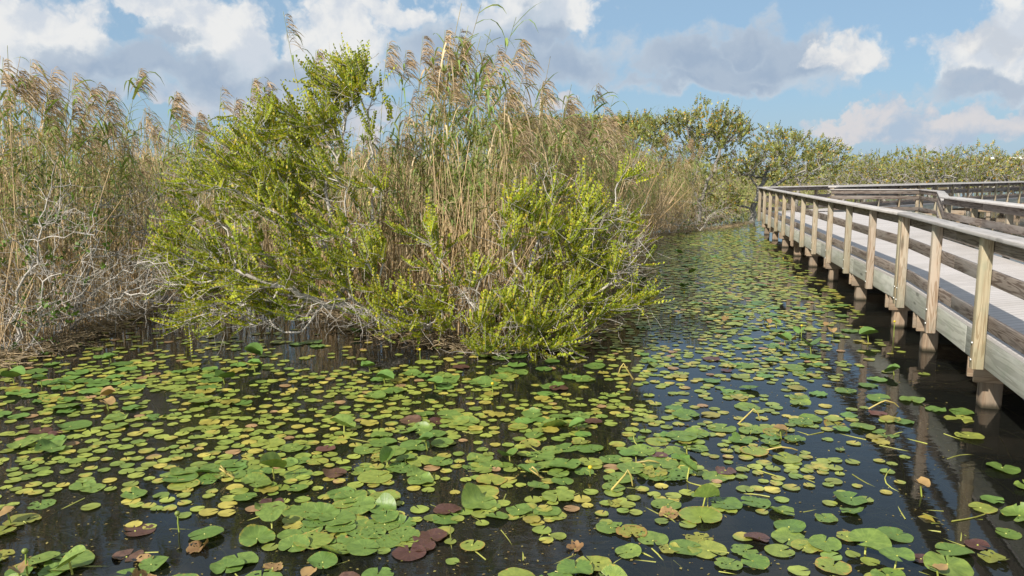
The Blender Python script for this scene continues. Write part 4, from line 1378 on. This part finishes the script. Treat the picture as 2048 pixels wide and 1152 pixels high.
    # the farther big pads
    for k, (x, y, rad, kd) in enumerate(rest):
        c = {'maroon': (.11, .05, .04), 'old': (.30, .26, .05), 'brown': (.28, .18, .07), 'pale': (.25, .29, .05)}.get(kd, (.12, .215, .045))
        nn = 18
        t2 = np.linspace(.15, 2 * pi - .15, nn)
        q = rad * (1 + .22 * (.5 - .5 * np.cos(t2))) * .92
        yw = r.uniform(0, 6.28)
        P = np.stack([q * np.cos(t2), q * np.sin(t2), np.abs(r.normal(0, .008, nn))], 1)
        P = np.concatenate([[[0, 0, 0]], P])
        if kd in ('upright', 'lifted', 'brown'):
            P[:, 2] += np.abs(P[:, 1]) * r.uniform(.3, 1.0); tl = r.uniform(-.3, .6)
            P = np.stack([P[:, 0] * cos(tl) - P[:, 2] * sin(tl), P[:, 1], P[:, 0] * sin(tl) + P[:, 2] * cos(tl)], 1)
            P[:, 2] += rad * .5 + r.uniform(0, .06)
            tubes(mb, np.array([[(x, y, P[0, 2]), (x + .03, y, -.1)]]), np.array([[.007, .008]]), np.array([.24, .28, .05]), 4)
        P = np.stack([x + P[:, 0] * cos(yw) - P[:, 1] * sin(yw), y + P[:, 0] * sin(yw) + P[:, 1] * cos(yw), P[:, 2] + .008], 1)
        mb.add(P, None, np.stack([np.zeros(nn - 1, int), np.arange(1, nn), np.arange(2, nn + 1)], 1), np.array(c) * r.uniform(.8, 1.2))
    tag(mb.build('lily_pad_cover', M['smallpad']), 'hundreds of small round yellow green pads covering the pond', 'lily pads', kind='stuff')
    # sunken leaves and stems showing dimly through the water
    mb = MB()
    n = 1500
    Pw = np.array([g(a, b)[:2] for a, b in zip(r.uniform(0, 2048, n), r.uniform(640, 1160, n))])
    Pw = Pw[~inpoly(Pw, BANKPOLY)]
    n = len(Pw)
    f = r.random((n, 1))
    leaves(mb, np.column_stack([Pw, -r.uniform(.05, .45, n)]), r.normal(0, 1, (n, 3)) * np.array([1, 1, .25]), r.normal(0, .25, (n, 3)) + np.array([0, 0, 1]), r.uniform(.05, .2, n), np.array([.22, .17, .02]) * f + np.array([.09, .09, .015]) * (1 - f))
    k = 150
    st = np.array([g(a, b) for a, b in zip(r.uniform(100, 2000, k), r.uniform(700, 1180, k))])
    az = r.uniform(0, 6.28, k); l = r.uniform(.3, 1.1, k)
    tt = np.linspace(0, 1, 7)
    C = st[:, None] + np.stack([np.cos(az), np.sin(az), np.zeros(k)], 1)[:, None] * (l[:, None] * tt)[..., None]
    C[:, :, :2] += (np.stack([-np.sin(az), np.cos(az)], 1) * r.normal(0, .15, (k, 1)))[:, None] * np.sin(tt * pi)[None, :, None]
    C[:, :, 2] = r.uniform(-.02, .0, (k, 1)) - (tt ** 1.3) * r.uniform(.03, .35, (k, 1))
    tubes(mb, C, np.full((k, 7), .005), np.array([.22, .25, .04]), 4)
    k = 150
    st = np.array([g(a, b) for a, b in zip(np.concatenate([r.uniform(900, 1950, 110), r.uniform(60, 900, 40)]), r.uniform(860, 1170, k))])
    az = r.uniform(0, 6.28, k); l = r.uniform(.25, .8, k)
    tt = np.linspace(0, 1, 8)
    C = st[:, None] + np.stack([np.cos(az), np.sin(az), np.zeros(k)], 1)[:, None] * (l[:, None] * tt)[..., None]
    C[:, :, :2] += (np.stack([-np.sin(az), np.cos(az)], 1) * r.normal(0, .08, (k, 1)))[:, None] * np.sin(tt * pi)[None, :, None]
    C[:, :, 2] = r.uniform(-.012, .006, (k, 1)) - (tt ** 2.5) * r.uniform(.02, .2, (k, 1))
    tubes(mb, C, np.full((k, 8), .0055), np.array([.40, .41, .09]) * r.uniform(.5, 1.1, (k, 1, 1)), 4)
    tag(mb.build('sunken_weeds', M['smallpad']), 'dim yellow sunken leaves and stems under the water', 'water weeds', kind='stuff')


build_pads()


def debris():
    """straw, dead leaf bits and specks lying on the water, thick along the bank"""
    r = np.random.default_rng(12)
    mb = MB()
    n = 5200
    k = r.integers(0, len(EDGE) - 1, n)
    sel = (k > 1) & (k < 21)
    k = k[sel]; n = len(k)
    f = r.random((n, 1))
    P = EDGE[k] * (1 - f) + EDGE[k + 1] * f
    P = P + r.normal(0, .22, (n, 2)) + np.array([.05, -.22])
    az = r.uniform(0, 6.28, n); l = r.uniform(.08, .6, n)
    d = np.stack([np.cos(az), np.sin(az), r.normal(.03, .12, n)], 1)
    tt = np.linspace(-.5, .5, 4)
    C = np.column_stack([P, r.uniform(.0, .10, n)])[:, None] + d[:, None] * (l[:, None] * tt)[..., None] + r.normal(0, .012, (n, 4, 3))
    tubes(mb, C, np.broadcast_to(r.uniform(.003, .007, (n, 1)), (n, 4)), (STRAW * r.uniform(.35, 1.0, (n, 1)))[:, None], 3)
    n = 2600
    x = r.uniform(0, 1900, n); y = 640 + 520 * r.random(n) ** 1.4
    W = np.array([g(a, b) for a, b in zip(x, y)])
    W[:, 2] = .003
    W = W[~inpoly(W[:, :2], BANKPOLY)]; n = len(W)
    f = r.random((n, 1))
    leaves(mb, W, r.normal(0, 1, (n, 3)) * np.array([1, 1, .05]), r.normal(0, .08, (n, 3)) + np.array([0, 0, 1]), r.uniform(.006, .03, n), np.array([.38, .33, .10]) * f + np.array([.20, .13, .06]) * (1 - f), True)
    tag(mb.build('floating_litter', M['reed']), 'broken straw and leaf bits floating along the reed edge', 'plant litter', kind='stuff')


debris()


# yellow pond lily buds and kinked stalks standing out of the water
def bud(x, y, h, label):
    hc = np.array([.20, .25, .05]) if 'green' in label else np.array([.62, .50, .03])
    p = g(x, y)
    e = empty('pond_lily_flower', p, label, 'flower', 'yellow pond lily buds')
    mb = MB(); tubes(mb, np.array([[(.02, 0, -.5), (.01, 0, -.1), (0, 0, h * .6), (.004, 0, h)]]), np.array([[.006, .006, .0055, .005]]), np.array([.22, .28, .05]), 6)
    mb.build('stem', M['petiole'], e, True)
    mb = MB()
    k = 9; s = np.linspace(0, pi, k)
    P = np.stack([np.zeros(k), np.zeros(k), h + .013 - .016 * np.cos(s)], 1)
    tubes(mb, P[None], (.002 + .016 * np.sin(s))[None], hc, 10)
    mb.build('flower_head', M['flower'], e, True)


for x, y, h, lab in [(1787, 662, .22, 'yellow bud on a tall stalk close beside the pilings'), (1340, 645, .16, 'yellow bud in the channel beside the twiggy shrub'), (1602, 668, .2, 'yellow bud on a stalk in mid channel'),
                     (1566, 516, .14, 'tiny yellow bud by the far boardwalk pilings'), (1368, 590, .16, 'yellow bud far up the channel on the reed side'), (985, 775, .1, 'small yellow bud in front of the reed clump'),
                     (55, 1148, .17, 'green bud on a stalk at the corner below the bank'), (357, 1052, .12, 'green round bud standing between the corner bud and mid pond'), (1180, 940, .06, 'small bud low on the water in the middle of the pads'), (840, 712, .15, 'yellow bud under the big shrub trunk'), (1508, 450, .12, 'yellow bud at the top of the channel by the grey trunk')]:
    bud(x, y + 12, h, lab)

for k, (x, y, dx, dz, lab) in enumerate([(1500, 850, .10, .16, 'broken yellow stalk bent over in mid channel'), (1250, 760, -.08, .2, 'crooked pale stalk hooked over beside the shrub tip'), (1760, 820, .2, .1, 'long yellow stalk slanting towards the pilings'), (1550, 905, .2, .05, 'fallen yellow stalk lying across the dark water'),
                                         (1250, 985, .06, .18, 'kinked straw stalk standing among the middle pads'), (440, 960, .05, .12, 'bent brown stalk in the pads below the bank'), (1290, 930, .12, .04, 'curved pale stalk floating in the middle of the pads'), (1060, 960, .07, .11, 'folded straw stalk between the kinked and bent brown stalks')]):
    p = g(x, y)
    r = np.random.default_rng(400 + k)
    s = r.choice([-1, 1])
    C = np.array([(-.25 * s, .1, -.15), (-.1 * s, .04, 0), (0, 0, dz * .8), (dx * .25, .0, dz), (dx * .7, 0, dz * .75), (dx, .02, dz * .25)])
    mb = MB(); tubes(mb, C[None], np.array([[.009, .009, .008, .008, .007, .005]]), np.array([.42, .34, .10]), 6)
    o = mb.build('bent_stalk', M['petiole'], None, True)
    o.location = tuple(p)
    tag(o, lab, 'plant stalk', 'bent stalks among the pads')
print('objects', len(bpy.data.objects))
